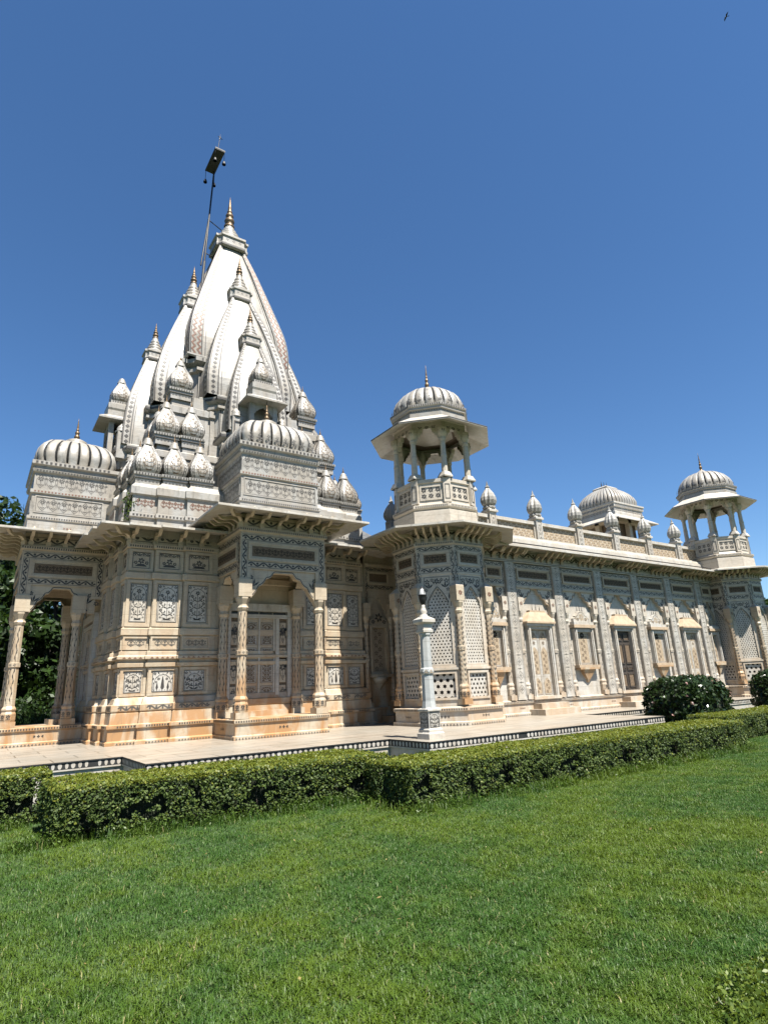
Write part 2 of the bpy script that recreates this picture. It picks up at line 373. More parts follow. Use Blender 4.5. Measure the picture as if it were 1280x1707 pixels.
def bracket_mesh(depth=.5, h=.34, w=.07, mat='stone'):
    """S-curved eave bracket, root at origin, growing along -Y"""
    mb = MB(); top = []; bot = []
    n = 9
    for i in range(n+1):
        t = i/n; y = -depth*t
        zc = h*(t**1.0)+.05*math.sin(t*2*PI)*1.3
        th = .10-.03*t
        top.append((y, zc+th*.55)); bot.append((y, zc-th*.45))
    V = [(sx*w/2, y, z) for sx in (-1, 1) for (y, z) in top+bot]; m = 2*(n+1); F = []
    for i in range(n):
        F += [(i, i+1, n+1+i+1, n+1+i), (m+i, m+n+1+i, m+n+2+i, m+i+1), (i, m+i, m+i+1, i+1), (n+1+i, n+2+i, m+n+2+i, m+n+1+i)]
    F += [(n, m+n, m+2*n+1, 2*n+1), (0, n+1, m+n+1, m)]
    mb.add(V, F, mat)
    mb.lathe((0, -depth, h+.0), [(.0, -.05), (.045, -.03), (.045, .03), (0, .06)], mat, 8)
    fr = FR((0, 0, 0), (1, 0), (0, -1)); mb.box(fr, -w*.8, w*.8, -.12, .0, -.02, .05, mat)
    return mb
def place_brackets(proto, parent, spots):
    first = True
    for (x, y, z, rot) in spots:
        if first: o = proto; first = False
        else: o = proto.copy(); col.objects.link(o)
        o.parent = parent; o.location = (x, y, z); o.rotation_euler = (0, 0, rot)
def gored_dome(mb, plan, prof, mat='dome', sub=6, groove='black', gd=.045):
    """plan: list of (x,y,nx,ny) at gore boundaries subdivided; prof: (scale,z) ; every gore bulges and its joint is black"""
    n = len(plan); vs = []
    for (s_, z) in prof:
        for i, (x, y) in enumerate(plan):
            k = i % sub
            b = -gd if k == 0 else (0 if k in (1, sub-1) else gd*.35*math.sin(PI*k/sub))
            l = math.hypot(x, y); g = (1+b/l*min(1, s_*1.2))
            vs.append((x*s_*g, y*s_*g, z))
    m = len(prof)
    for j in range(m-1):
        for i in range(n):
            k = (i+1) % n; f = (j*n+i, j*n+k, (j+1)*n+k, (j+1)*n+i); q = i % sub
            o = len(mb.v)
            mb.f.append(f); mb.m.append(groove if q in (0, sub-1) and j > 0 and j < m-2 else mat); mb.s.append(False if q in (0, sub-1) else True)
    base = len(mb.v); mb.v.extend(vs); c = n*(m-1)
    for k in range(len(mb.f)-c, len(mb.f)): mb.f[k] = tuple(q+base for q in mb.f[k])
    mb.add([vs[(m-1)*n+i] for i in range(n)], [tuple(range(n))], mat)
def gore_plan(perim, ngore, sub=6, gap=.21):
    """perim: function t in 0..1 -> (x,y)"""
    ts = []
    for g in range(ngore):
        fr_ = [0, gap/2]+[gap/2+(1-gap)*k/(sub-2) for k in range(1, sub-2)]+[1-gap/2]
        ts += [(g+f)/ngore for f in fr_]
    return [perim(t) for t in ts]
def rrect(hx, hy, p=5.0):
    pts = []
    for i in range(721):
        a = -PI+2*PI*i/720; c, s = math.cos(a), math.sin(a)
        k = (abs(c/hx)**p+abs(s/hy)**p)**(-1/p); pts.append((c*k, s*k))
    L = [0]
    for a, b in zip(pts, pts[1:]): L.append(L[-1]+math.hypot(b[0]-a[0], b[1]-a[1]))
    def f(t):
        x = t*L[-1]; i = int(np.searchsorted(L, x)); i = min(max(i, 1), 720); q = (x-L[i-1])/(L[i]-L[i-1]); a, b = pts[i-1], pts[i]
        return (a[0]+(b[0]-a[0])*q, a[1]+(b[1]-a[1])*q)
    return f
def octo(A): r = A/math.cos(PI/8); return [(r*math.cos(R(22.5+45*i)), r*math.sin(R(22.5+45*i))) for i in range(8)]

# curved square spire (main spire, its attached spires and the small bulbous turrets)
def interp(tab, z):
    for (z0, a0), (z1, a1) in zip(tab, tab[1:]):
        if z <= z1: t = (z-z0)/(z1-z0); return a0+(a1-a0)*t
    return tab[-1][1]
def smooth_tab(tab, n):
    zs = [t[0] for t in tab]; xs = [t[1] for t in tab]; out = []
    m = len(tab); d = [(xs[min(i+1, m-1)]-xs[max(i-1, 0)])/(zs[min(i+1, m-1)]-zs[max(i-1, 0)]) for i in range(m)]
    for k in range(n+1):
        z = zs[0]+(zs[-1]-zs[0])*k/n
        i = max(j for j in range(m-1) if zs[j] <= z+1e-9); h = zs[i+1]-zs[i]; t = (z-zs[i])/h
        out.append((z, (2*t**3-3*t**2+1)*xs[i]+(t**3-2*t**2+t)*h*d[i]+(-2*t**3+3*t**2)*xs[i+1]+(t**3-t**2)*h*d[i+1]))
    return out
def spire_body(mb, c, tab, n=22, ribw=.26, dec='chev', sides=4, mat='dome', bulge=.05, inset=.07, ncol='brown', plants=False):
    T = smooth_tab(tab, n); us = [-1, -1+ribw*.06, -1+ribw*.94, -1+ribw, -1+ribw+.015]
    us = us+[-.45, 0, .45]+[-u for u in us[::-1]]
    def dep(u, a):
        r = abs(u)
        if r >= 1-ribw: return 0.0
        return -inset*min(1, a*1.2)+bulge*a*(1-(u/(1-ribw))**2)
    for sd in range(4):
        ang = -PI/2+sd*PI/2; n_ = (math.cos(ang), math.sin(ang)); u_ = (-n_[1], n_[0])
        def pos(u, z, d=0.0):
            a = interp(T, z); q = a+dep(u, a)+d
            return (c[0]+u_[0]*u*a+n_[0]*q, c[1]+u_[1]*u*a+n_[1]*q, z)
        V = [pos(u, z) for z, a in T for u in us]; k = len(us); F = [(j*k+i, j*k+i+1, (j+1)*k+i+1, (j+1)*k+i) for j in range(n) for i in range(k-1)]
        mb.add(V, F, mat)
        z0, z1 = T[0][0], T[-1][0]
        for sg in (-1, 1):
            if dec == 'chev':
                st = .11; m = int((z1-z0)/st)
                for e, cc in ((.30, ncol), (.70, ncol)):
                    for i in range(m-1):
                        za = z0+.06+st*i; o = (.11 if i % 2 else -.11)
                        ua = sg*(1-ribw*(e+o)); ub = sg*(1-ribw*(e-o)); w_ = .065/max(.3, interp(T, za))*.5
                        mb.add([pos(ua-w_, za, .008), pos(ua+w_, za, .008), pos(ub+w_, za+st, .008), pos(ub-w_, za+st, .008)], [(0, 1, 2, 3)], cc)
            elif dec == 'dots':
                st = .17; m = int((z1-z0)/st)
                for i in range(m):
                    za = z0+.08+st*i; a = interp(T, za); r_ = .065/a; uc = sg*(1-ribw*.5)
                    mb.add([pos(uc-r_, za, .008), pos(uc, za-.065, .008), pos(uc+r_, za, .008), pos(uc, za+.065, .008)], [(0, 1, 2, 3)], 'inlay')
            for e, lwm in (((.08, .036), (.90, .036), (1.22, .022)) if not plants else ((.10, .020), (.95, .022))):
                for j in range(n):
                    za, zb = T[j][0], T[j+1][0]; ka = lwm/2/max(.12, T[j][1]); kb = lwm/2/max(.12, T[j+1][1]); c_ = 1-ribw*e
                    mb.add([pos(sg*(c_+ka), za, .007), pos(sg*(c_-ka), za, .007), pos(sg*(c_-kb), zb, .007), pos(sg*(c_+kb), zb, .007)], [(0, 1, 2, 3)], 'inlay')
            if plants:
                st = .052; m = int((z1-z0)*.9/st)
                for i in range(m):
                    za = z0+.02+st*i; o = .16 if i % 2 else -.16; w_ = .009/max(.12, interp(T, za)); ua = sg*(1-ribw*(.52+o)); ub = sg*(1-ribw*(.52-o))
                    mb.add([pos(ua-w_, za, .008), pos(ua+w_, za, .008), pos(ub+w_, za+st, .008), pos(ub-w_, za+st, .008)], [(0, 1, 2, 3)], 'grey')
        if plants:
            H = z1-z0
            for p in plant(0, z0+H*.06, H*.66, .30, 3, .018):
                mb.add([pos(max(-.66, min(.66, x/.30)), zz, .014) for x, zz in p], [tuple(range(len(p)))], 'carved')
    zt, at = T[-1]
    mb.add([(c[0]+sx*at, c[1]+sy*at, zt) for sx, sy in ((-1, -1), (1, -1), (1, 1), (-1, 1))], [(0, 1, 2, 3)], mat)
def sq(h): return [(-h, -h), (h, -h), (h, h), (-h, h)]
def off(plan, c): return [(x+c[0], y+c[1]) for x, y in plan]
def notch(h, t, s):
    """square with set-back corners"""
    return [(-h+t, -h+s), (-h+t, -h), (h-t, -h), (h-t, -h+s), (h-s, -h+t), (h, -h+t), (h, h-t), (h-s, h-t), (h-t, h-s), (h-t, h), (-h+t, h), (-h+t, h-s), (-h+s, h-t), (-h, h-t), (-h, -h+t), (-h+s, -h+t)]
def spire_head(mb, c, z, a, h, tip, mat='dome', brass=True):
    """stepped slab, ribbed stone disc, neck"""
    mb.sweep(off(notch(a*1.25, a*.35, a*.14), c), [(-a*.2, z-.02), (0, z+.02), (0, z+h*.10), (-a*.05, z+h*.12), (-a*.05, z+h*.28), (.02, z+h*.30), (.02, z+h*.36), (-a*.35, z+h*.44)], mat, cap=True)
    mb.sweep(off(notch(a*1.25, a*.35, a*.14), c), [(.004, z+.03), (.004, z+.03+h*.045)], 'inlay')
    for sd in range(4):
        f = FRdir(c[0], c[1], -PI/2+sd*PI/2, a*1.2+.004)
        mb.decal(f, [p for k in (-1, 0, 1) for p in flower(k*a*.5, z+h*.2, a*.12, 4)], 0, 'grey')
    R_ = [(1.02, .38), (1.12, .42), (1.05, .46), (.84, .50), (.95, .54), (.88, .58), (.66, .62), (.76, .66), (.70, .70), (.48, .745), (.56, .79), (.5, .83), (.32, .87), (.38, .92), (.26, 1.0)]
    prof = [(a*p, h*q) for p, q in R_]
    mb.lathe((c[0], c[1], z), prof, mat, 24, True, lambda i: 1.0 if i % 2 else .95)
    for p, q in ((.87, .505), (.69, .625), (.51, .75)): mb.lathe((c[0], c[1], z), [(a*p+.006, h*q-.012), (a*p+.012, h*q+.012)], 'inlay', 24)

# ------------------------------------------------------------------ SHRINE
C = (6.25, 18.8)
shrine = empty('shrine', (C[0], C[1], 0), 'tall white marble shrine with a cluster of curved spires and two columned porches', 'shrine')
W0, ST = 3.36, .09; S1 = 2.75; S2 = 2.03; S3 = 1.30
def stepped(w0, s1=None, s2=None, st=ST):
    s1 = w0-.61 if s1 is None else s1; s2 = s1-.72 if s2 is None else s2; w1 = w0+st; w2 = w1+st
    side = [(-w0, -w0), (-s1, -w0), (-s1, -w1), (-s2, -w1), (-s2, -w2), (s2, -w2), (s2, -w1), (s1, -w1), (s1, -w0)]
    out = []
    for k in range(4):
        c, s = math.cos(k*PI/2), math.sin(k*PI/2); out += [(x*c-y*s, x*s+y*c) for x, y in side]
    return [(round(x, 5), round(y, 5)) for x, y in out]
PL = stepped(W0)
mb = MB()
mb.sweep(PL, [(.24, 0), (.24, .07), (.19, .10), (.19, .34), (.23, .36), (.23, .43), (.17, .45)], 'stone'); 
bays = [(sg*(a+b)/2, a-b, d) for sg in (-1, 1) for a, b, d in ((W0, S1, W0), (S1, S2, W0+ST), (S2, S3, W0+2*ST))]
for sd in range(4):
    for uc, bw, dep in bays:
        f = FRdir(0, 0, -PI/2+sd*PI/2, dep)
        mb.decal(f, dents(uc-bw/2-.02, uc+bw/2+.02, .375, .415, .06), .234, 'inlay'); mb.decal(f, teeth(uc-bw/2-.02, uc+bw/2+.02, .015, .06, .07), .244, 'grey')
mb.build('plinth', shrine)
mb = MB()
mb.sweep(PL, [(.17, .45), (.15, .68), (.12, .70), (.15, .73), (.15, .86), (.11, .88), (.07, 1.0), (.0, 1.04), (0, 1.70), (.07, 1.72), (.08, 1.80), (.02, 1.82), (.02, 1.88), (.10, 1.90), (.10, 1.96), (.06, 1.99), (.06, 2.07), (0, 2.09), (0, 2.45), (.05, 2.47), (.05, 2.62), (0, 2.65), (0, 3.82), (.05, 3.85), (.05, 3.99), (0, 4.02), (0, 4.60), (.05, 4.62), (.05, 4.72), (-.02, 4.74), (-.02, 5.2)], 'stone')
for sd in range(4):
    for bi, (uc, bw, dep) in enumerate(bays):
        f = FRdir(0, 0, -PI/2+sd*PI/2, dep); hw = bw/2-.08; g = 'inlay'
        for z0, z1, t in ((1.05, 1.69, .06), (2.12, 2.43, .04), (2.67, 3.81, .07), (4.04, 4.58, .06)):
            mb.frame(f, uc-bw/2+.015, uc+bw/2-.015, z0, z1, t, 0, .03, 'stone')
        pw = hw*.88
        mb.decal(f, [[(uc-pw, 1.13), (uc+pw, 1.13), (uc+pw, 1.62), (uc-pw, 1.62)]], .003, 'white'); mb.decal(f, carpet(uc-pw+.01, uc+pw-.01, 1.14, 1.61, 1 if bi in (1, 4) else 0), .008, g)
        mb.decal(f, [[(uc-pw, 2.78), (uc+pw, 2.78), (uc+pw, 3.72), (uc-pw, 3.72)]], .003, 'white'); mb.decal(f, carpet(uc-pw+.01, uc+pw-.01, 2.79, 3.71, 0), .008, g)
        mb.decal(f, floral(uc-pw, uc+pw, 2.20, 2.36, .16), .006, 'grey')
        mb.decal(f, guilloche(uc-pw, uc+pw, 4.42, 4.50, .09)+rib([(uc-pw, 4.12), (uc+pw, 4.12), (uc+pw, 4.51), (uc-pw, 4.51), (uc-pw, 4.12)], .012)+[[(uc-pw*.7, 4.16), (uc+pw*.7, 4.16), (uc+pw*.35, 4.22), (uc-pw*.35, 4.22)]]+flower(uc, 4.3, .08)+flower(uc-.13, 4.25, .05)+flower(uc+.13, 4.25, .05), .006, g)
        mb.decal(f, guilloche(uc-bw/2, uc+bw/2, .74, .85, .12), .156, 'grey')
        mb.decal(f, teeth(uc-bw/2, uc+bw/2, 1.91, 1.95, .12), .104, 'brown'); mb.decal(f, dents(uc-bw/2, uc+bw/2, 4.64, 4.69, .055), .054, 'inlay')
        mb.decal(f, guilloche(uc-bw/2+.05, uc+bw/2-.05, 4.80, 5.02, .2), -.014, 'inlay')
mb.build('wall', shrine)
# eave: a stone slab sloping outwards
def eave_prof(z, o, dz=.17, t=.055): return [(-.05, z-.02), (o, z-dz), (o, z-dz+t), (-.25, z+.10), (-.3, z+.10)]
mb = MB(); mb.sweep(stepped(W0), eave_prof(5.14, .80), 'white')
mb.build('eave', shrine)
# roof terraces stepping up under the spires
TA = stepped(3.38)
mb = MB()
mb.sweep(TA, [(0, 4.9), (0, 5.40), (.05, 5.42), (.05, 5.52), (0, 5.54), (0, 6.00), (.06, 6.03), (.06, 6.22), (-.04, 6.34), (-.10, 6.42), (-.1, 6.5), (-.62, 6.52)], 'dome')
for sd in range(4):
    for uc, bw, dep in [(sg*(a+b)/2, a-b, d) for sg in (-1, 1) for a, b, d in ((3.38, 2.77, 3.38), (2.77, 2.05, 3.47), (2.05, 1.3, 3.56))]:
        f = FRdir(0, 0, -PI/2+sd*PI/2, dep)
        mb.decal(f, dents(uc-bw/2, uc+bw/2, 5.44, 5.49, .09), .055, 'inlay')
        mb.decal(f, floral(uc-bw/2+.06, uc+bw/2-.06, 5.70, 5.92, .17), .006, 'brown')
mb.sweep(stepped(2.78, 2.12, 1.40), [(0, 6.3), (0, 7.35), (.04, 7.38), (.04, 7.55), (-.06, 7.62), (-.06, 7.95), (-.6, 7.97)], 'dome')
mb.sweep(stepped(2.36, 1.75, 1.2, .06), [(0, 7.9), (0, 8.95), (.05, 9.0), (.05, 9.2), (-.05, 9.26), (-.05, 9.62), (-.5, 9.64)], 'dome', cap=True)
mb.build('roof_terrace', shrine)
# central tower shaft and main spire
mb = MB()
mb.sweep(notch(1.74, .34, .10), [(0, 8.5), (0, 10.85), (.10, 10.90), (.10, 11.0), (.0, 11.04), (.0, 11.12)], 'dome')
mb.sweep(notch(1.74, .34, .10), [(0, 11.12), (.16, 11.20), (.16, 11.34), (.02, 11.40)], 'old', cap=True)
for sd in range(4):
    f = FRdir(0, 0, -PI/2+sd*PI/2, 1.74)
    mb.decal(f, [q_ for e_ in (-1.36, -.91, -.5, .5, .91, 1.36) for q_ in rib([(e_, 8.5), (e_, 10.85)], .035)], .006, 'inlay')
    for uc in (-1.12, 1.12, -.7, .7): mb.box(f, uc-.13, uc+.13, 8.5, 10.83, 0, .05, 'blue'); mb.decal(f, chain(uc, 8.6, 10.8, .16, .3), .055, 'grey')
    mb.decal(f, dents(-1.4, 1.4, 11.22, 11.32, .12), .164, 'inlay')
mb.build('tower_shaft', shrine)
mb = MB()
MAIN = [(11.4, 1.70), (12.0, 1.73), (12.5, 1.71), (13.1, 1.62), (13.95, 1.40), (15.0, 1.11), (16.2, .76), (17.1, .47)]
spire_body(mb, (0, 0), MAIN, 26, .25, 'chev')
mb.sweep(off(sq(1.74), (0, 0)), [(0, 11.38), (.05, 11.42), (.05, 11.48), (0, 11.5)], 'dome')
spire_head(mb, (0, 0), 17.08, .485, 1.42, 1.0)
sp = mb.build('spire', shrine); sp['label'] = 'largest curved spire at the top of the shrine'
mb = MB(); kalash(mb, 0, 0, 18.42, 1.5, .24); mb.build('brass_finial', sp); sp.location = (-.02, 0, 0)
# attached spires, front one first, then copies turned to the other sides
def attached(cy, shaft_h, shaft, tab, head_a, head_h, kal_h, name, label, mid):
    mb = MB(); c = (0, cy); z0 = tab[0][0]; h = tab[0][1]+.03
    mb.sweep(off(notch(h, .3*h, .08), c), [(0, shaft_h), (0, z0-.5), (.08, z0-.46), (.08, z0-.38), (0, z0-.35), (0, z0-.28)], 'dome')
    mb.sweep(off(notch(h, .3*h, .08), c), [(0, z0-.28), (.12, z0-.2), (.12, z0-.07), (.02, z0)], 'old', cap=True)
    mb.sweep(off(notch(h, .3*h, .08), c), [(.125, z0-.19), (.125, z0-.12)], 'inlay')
    for sd in range(4):
        f = FRdir(c[0], c[1], -PI/2+sd*PI/2, h)
        mb.decal(f, [q_ for e_ in (-.68, -.42, -.12, .12, .42, .68) for q_ in rib([(e_*h, shaft_h), (e_*h, z0-.5)], .03)], .006, 'inlay')
        for uc in (-h*.55, h*.55, -h*.25, h*.25): mb.box(f, uc-.1, uc+.1, shaft_h, z0-.52, 0, .045, 'blue'); mb.decal(f, chain(uc, shaft_h+.05, z0-.55, .12, .28), .05, 'inlay')
    spire_body(mb, c, tab, 20, .27, 'dots')
    spire_head(mb, c, tab[-1][0]-.02, head_a, head_h, 1)
    o = mb.build('spire', shrine); o['label'] = label
    mb = MB(); kalash(mb, c[0], c[1], tab[-1][0]+head_h-.08, kal_h, .10*head_h/.9); mb.build('brass_finial', o)
    o.location = (-.01, 0, 0)
    for k in (1, 2, 3): copy_tree(o, shrine, k*PI/2)
attached(-1.25, 8.4, 1.4, [(9.75, 1.37), (10.4, 1.39), (11.2, 1.27), (12.05, 1.06), (12.95, .78), (14.15, .34)], .315, 1.3, .78, 'spire', 'middle-sized spire attached to the tower side', 0)
attached(-2.42, 7.6, 1.0, [(8.35, .94), (8.8, .93), (9.4, .88), (10.0, .79), (10.8, .57), (11.75, .28)], .26, 1.05, .62, 'spire', 'small spire in front of the middle-sized one', 0)
# bulbous turrets
def turret_mesh(s=1.0, sub=True):
    mb = MB()
    mb.sweep(sq(.33*s), [(-.03, -.17), (0, -.15), (0, -.10), (.03, -.08), (.03, -.01), (-.04, .01)], 'old', cap=True)
    mb.sweep(sq(.33*s), [(-.03, -.35), (-.028, -.17)], 'dome')
    for sd in range(4):
        f = FRdir(0, 0, -PI/2+sd*PI/2, .33*s); mb.decal(f, dents(-.33*s, .33*s, -.075, -.02, .075), .034, 'inlay'); mb.decal(f, [[(-.35*s, -.165), (.35*s, -.165), (.35*s, -.145), (-.35*s, -.145)]], .006, 'inlay'); mb.decal(f, teeth(-.28*s, .28*s, -.25, -.2, .09), -.026, 'grey')
    tab = [(0.0, .27*s), (.16*s, .33*s), (.34*s, .325*s), (.6*s, .225*s), (.8*s, .13*s), (.95*s, .075*s)]
    spire_body(mb, (0, 0), tab, 10, .34, 'none', bulge=.12, inset=.01, plants=True)
    mb.lathe((0, 0, 0), [(.15*s, .86*s), (.16*s, .90*s), (.12*s, .94*s), (.13*s, .98*s), (.09*s, 1.02*s), (.10*s, 1.05*s), (.05*s, 1.10*s)], 'dome', 12)
    return mb
def turret(x, y, z, s=1.0, proto=[None]):
    if proto[0] is None:
        o = turret_mesh().build('turret', shrine); mb = MB(); kalash(mb, 0, 0, 1.08, .26, .045); mb.build('finial', o); proto[0] = o
    else: o = copy_tree(proto[0], shrine)
    o.location = (x, y, z); o.scale = (s, s, s); return o
def four(x, y, z, s=1.0):
    for k in range(4):
        c, s_ = round(math.cos(k*PI/2)), round(math.sin(k*PI/2)); turret(x*c-y*s_, x*s_+y*c, z, s)
four(-3.04, -3.04, 6.65); four(-2.36, -3.10, 6.65, .98); four(-1.68, -3.17, 6.65, .96); four(2.36, -3.10, 6.65, .98); four(1.68, -3.17, 6.65, .96)
mb = MB(); mb.box(FR((3.72, -2.4, 0), (1, 0), (0, -1)), -.24, .24, 4.9, 6.45, -.24, .24, 'dome'); mb.build('turret_post', shrine); turret(3.72, -2.4, 6.75, .72)
four(-2.50, -2.50, 8.1); four(-1.80, -2.55, 8.1, .98); four(1.80, -2.55, 8.1, .98); four(-2.07, -2.07, 9.8, 1.0)
# little pavilion niche in the middle of each side, above the porch dome
mb = MB(); f = FR((0, 0, 0), (1, 0), (0, -1)); cy = -3.35
for sx in (-1, 1):
    for sy in (-1, 1): mb.box(f, sx*.36-.07, sx*.36+.07, 7.9, 9.22, -cy+sy*.25-.07, -cy+sy*.25+.07, 'dome')
g = FR((0, cy-.30, 0), (1, 0), (0, -1)); arch_plate(mb, g, -.29, .29, 8.8, 9.22, 0, .29, 8.85, 9.12, -.04, 0, 'dome', n=16, cusps=3, amp=.03)
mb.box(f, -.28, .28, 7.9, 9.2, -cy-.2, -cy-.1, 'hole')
mb.sweep(off(sq(.36), (0, cy)), [(-.1, 9.2), (.28, 9.22), (.28, 9.27), (.02, 9.45), (.02, 9.62), (-.02, 9.64)], 'dome', cap=True)
mb.sweep(off(sq(.33), (0, cy)), [(.02, 9.62), (.05, 9.70), (.05, 9.86), (-.02, 9.9), (-.02, 9.95)], 'dome', cap=True)
mb.box(f, -.42, .42, 7.3, 7.92, -cy-.35, -cy+.32, 'dome')
for sx in (-1, 1):
    mb.box(f, sx*.72-.14, sx*.72+.14, 7.9, 8.75, -cy-.2, -cy+.12, 'dome'); mb.frame(g, sx*.72-.1, sx*.72+.1, 8.1, 8.6, .03, -.18, -.155, 'inlay')
    mb.lathe((sx*.72, cy, 8.75), [(.16, 0), (.18, .03), (.12, .07), (.14, .13), (.10, .2), (.02, .3)], 'dome', 12)
kio = mb.build('niche_pavilion', shrine)
t = turret_mesh(.95); o = t.build('turret', kio); o.location = (0, cy, 10.0); o.scale = (.9, .9, .9)
for k in (1, 2, 3): copy_tree(kio, shrine, k*PI/2)

# porch: plinth, four columns, arched entablature, eave, carved roof block with grooved dome
def make_porch():
    PX, PY0, PY1 = 1.02, -5.02, -3.72
    p = bpy.data.objects.new('porch', None); col.objects.link(p); p.parent = shrine
    mb = MB(); box = [(-1.19, -3.0), (-1.19, -5.17), (1.19, -5.17), (1.19, -3.0)]
    mb.sweep(box, [(.03, 0), (.03, .08), (-.01, .10), (-.01, .33), (.03, .36), (.03, .43), (-.02, .45)], 'stone', closed=False)
    mb.add([(-1.17, -3.0, .45), (-1.17, -5.15, .45), (1.17, -5.15, .45), (1.17, -3.0, .45)], [(0, 1, 2, 3)], 'stone')
    for fr, hw in ((FRdir(0, 0, -PI/2, 5.17), 1.2), (FRdir(0, -4.33, PI, 1.19), .84), (FRdir(0, -4.33, 0, 1.19), .84)):
        mb.decal(fr, dents(-hw, hw, .375, .415, .06), .034, 'inlay'); mb.decal(fr, teeth(-hw, hw, .015, .06, .075), .034, 'grey'); mb.decal(fr, bowtie(0, .22, .13), -.004, 'inlay')
    f = FR((0, -3.9, 0), (1, 0), (0, -1)); mb.box(f, -.55, .55, .45, .58, -.3, .18, 'stone'); mb.box(f, -.45, .45, .58, .7, -.3, .02, 'stone')
    mb.build('base', p)
    for (x, y) in ((-PX, PY0), (PX, PY0), (-PX, PY1), (PX, PY1)):
        mb = MB(); column(mb, x, y, .45, 3.24, .115, 'vine', block=3.66 if y == PY0 else 3.7); mb.build('column', p)
    mb = MB(); E = 'stone'
    for fr, hw, solid in ((FRdir(0, 0, -PI/2, 5.16), 1.16, 1), (FRdir(0, -4.17, PI, 1.16), .99, 0), (FRdir(0, -4.17, 0, 1.16), .99, 0)):
        ow = hw-.15
        ln = arch_plate(mb, fr, -hw+.155, hw-.155, 3.24, 3.95, 0, hw-.30, 3.20, 3.86, -.24, -.045, E, flat_top=.30, cusps=3, power=1.2, amp=.07)
        mb.decal(fr, ln, -.04, 'inlay')
        for sg in (-1, 1): mb.decal(fr, [dia(sg*(hw-.36), 3.5, PI/2+k, .2, .05) for k in (-.9, -.2, .5)]+flower(sg*(hw-.30), 3.72, .06), -.04, 'inlay')
        e = .004; z_ = 0 if solid else .004
        mb.box(fr, -hw+e, hw-e, 3.93+z_, 4.84-z_, -.28+z_, 0, E)
        for sg in (-1, 1): mb.box(fr, sg*(hw-e), sg*(hw-.28+e), 3.62+z_, 3.93-z_, -.28+z_, 0, E)
        mb.frame(fr, -hw+.2, hw-.2, 4.14, 4.60, .045, 0, .03, E); mb.frame(fr, -hw+.245, hw-.245, 4.185, 4.555, .035, 0, .015, E)
        mb.decal(fr, [[(-hw+.3, 4.24), (hw-.3, 4.24), (hw-.3, 4.5), (-hw+.3, 4.5)]], .004, 'carved')
        mb.decal(fr, guilloche(-hw+.2, hw-.2, 3.97, 4.11, .15)+guilloche(-hw+.04, hw-.04, 4.64, 4.78, .15)+guilloche_v(-hw+.04, -hw+.17, 3.70, 4.62, .15)+guilloche_v(hw-.17, hw-.04, 3.70, 4.62, .15), .005, 'inlay')
        for sg in (-1, 1): mb.decal(fr, flower(sg*(hw-.13), 3.5, .07), .015, 'inlay')
        mb.decal(fr, floral(-hw+.34, hw-.34, 4.28, 4.46, .17), .008, 'hole')
    mb.sweep([(-1.16, -3.0), (-1.16, -5.16), (1.16, -5.16), (1.16, -3.0)], [(0, 4.84), (.05, 4.86), (.05, 4.95), (-.02, 4.97), (-.02, 5.3)], E, closed=False)
    mb.add([(-1.15, -3.5, 4.3), (1.15, -3.5, 4.3), (1.15, -5.15, 4.3), (-1.15, -5.15, 4.3)], [(0, 1, 2, 3)], E)
    for fr, hw in ((FRdir(0, 0, -PI/2, 5.16), 1.2), (FRdir(0, -4.17, PI, 1.16), 1.03), (FRdir(0, -4.17, 0, 1.16), 1.03)):
        mb.decal(fr, dents(-hw, hw, 4.88, 4.93, .055), .054, 'inlay'); mb.decal(fr, guilloche(-hw, hw, 5.02, 5.2, .22), -.012, 'inlay')
    mb.build('entablature', p)
    mb = MB(); mb.sweep([(-1.16, -2.6), (-1.16, -5.16), (1.16, -5.16), (1.16, -2.6)], eave_prof(5.36, .88, .19), 'white', closed=False); 
    mb.add([(-.95, -3.0, 5.45), (-.95, -4.95, 5.45), (.95, -4.95, 5.45), (.95, -3.0, 5.45)], [(0, 1, 2, 3)], 'white')
    mb.build('eave', p)
    # carved door in the wall behind
    mb = MB(); f = FR((0, -(W0+2*ST), 0), (1, 0), (0, -1))
    for a, b, z0, z1, d1 in ((-.95, -.80, .70, 3.3, .12), (.80, .95, .70, 3.3, .12), (-.80, .80, 3.1, 3.3, .12), (-.56, -.46, .70, 3.0, .09), (.46, .56, .70, 3.0, .09), (-.8, .8, 2.92, 3.02, .1)): mb.box(f, a, b, z0, z1, 0, d1, 'white')
    mb.box(f, -.46, .46, .72, 2.92, 0, .03, 'stone'); mb.box(f, -.80, -.56, .7, 2.92, 0, .02, 'carved'); mb.box(f, .56, .80, .7, 2.92, 0, .02, 'carved')
    for sx in (-1, 1):
        for z0, z1 in ((.78, 1.18), (1.25, 1.85), (1.92, 2.15), (2.22, 2.82)):
            mb.box(f, sx*.23-.17, sx*.23+.17, z0, z1, .03, .036, 'carved'); mb.decal(f, carpet(sx*.23-.15, sx*.23+.15, z0+.02, z1-.02, 0, .012), .04, 'white')
            mb.box(f, sx*.68-.09, sx*.68+.09, z0, z1, .02, .05, 'stone'); mb.decal(f, floral(sx*.68-.08, sx*.68+.08, z0+.03, z1-.03, .16), .054, 'inlay')
        mb.box(f, sx*.455, sx*.40, .72, 2.92, .03, .06, 'white')
    mb.box(f, -.02, .02, .72, 2.92, .03, .07, 'white')
    for k in range(4): mb.box(f, -.8+.4*k+.03, -.4+.4*k-.03, 3.03, 3.09, 0, .03, 'inlay')
    mb.build('door', p)
    # carved roof block
    mb = MB(); bx = [(-1.10, -2.2), (-1.10, -4.92), (1.10, -4.92), (1.10, -2.2)]
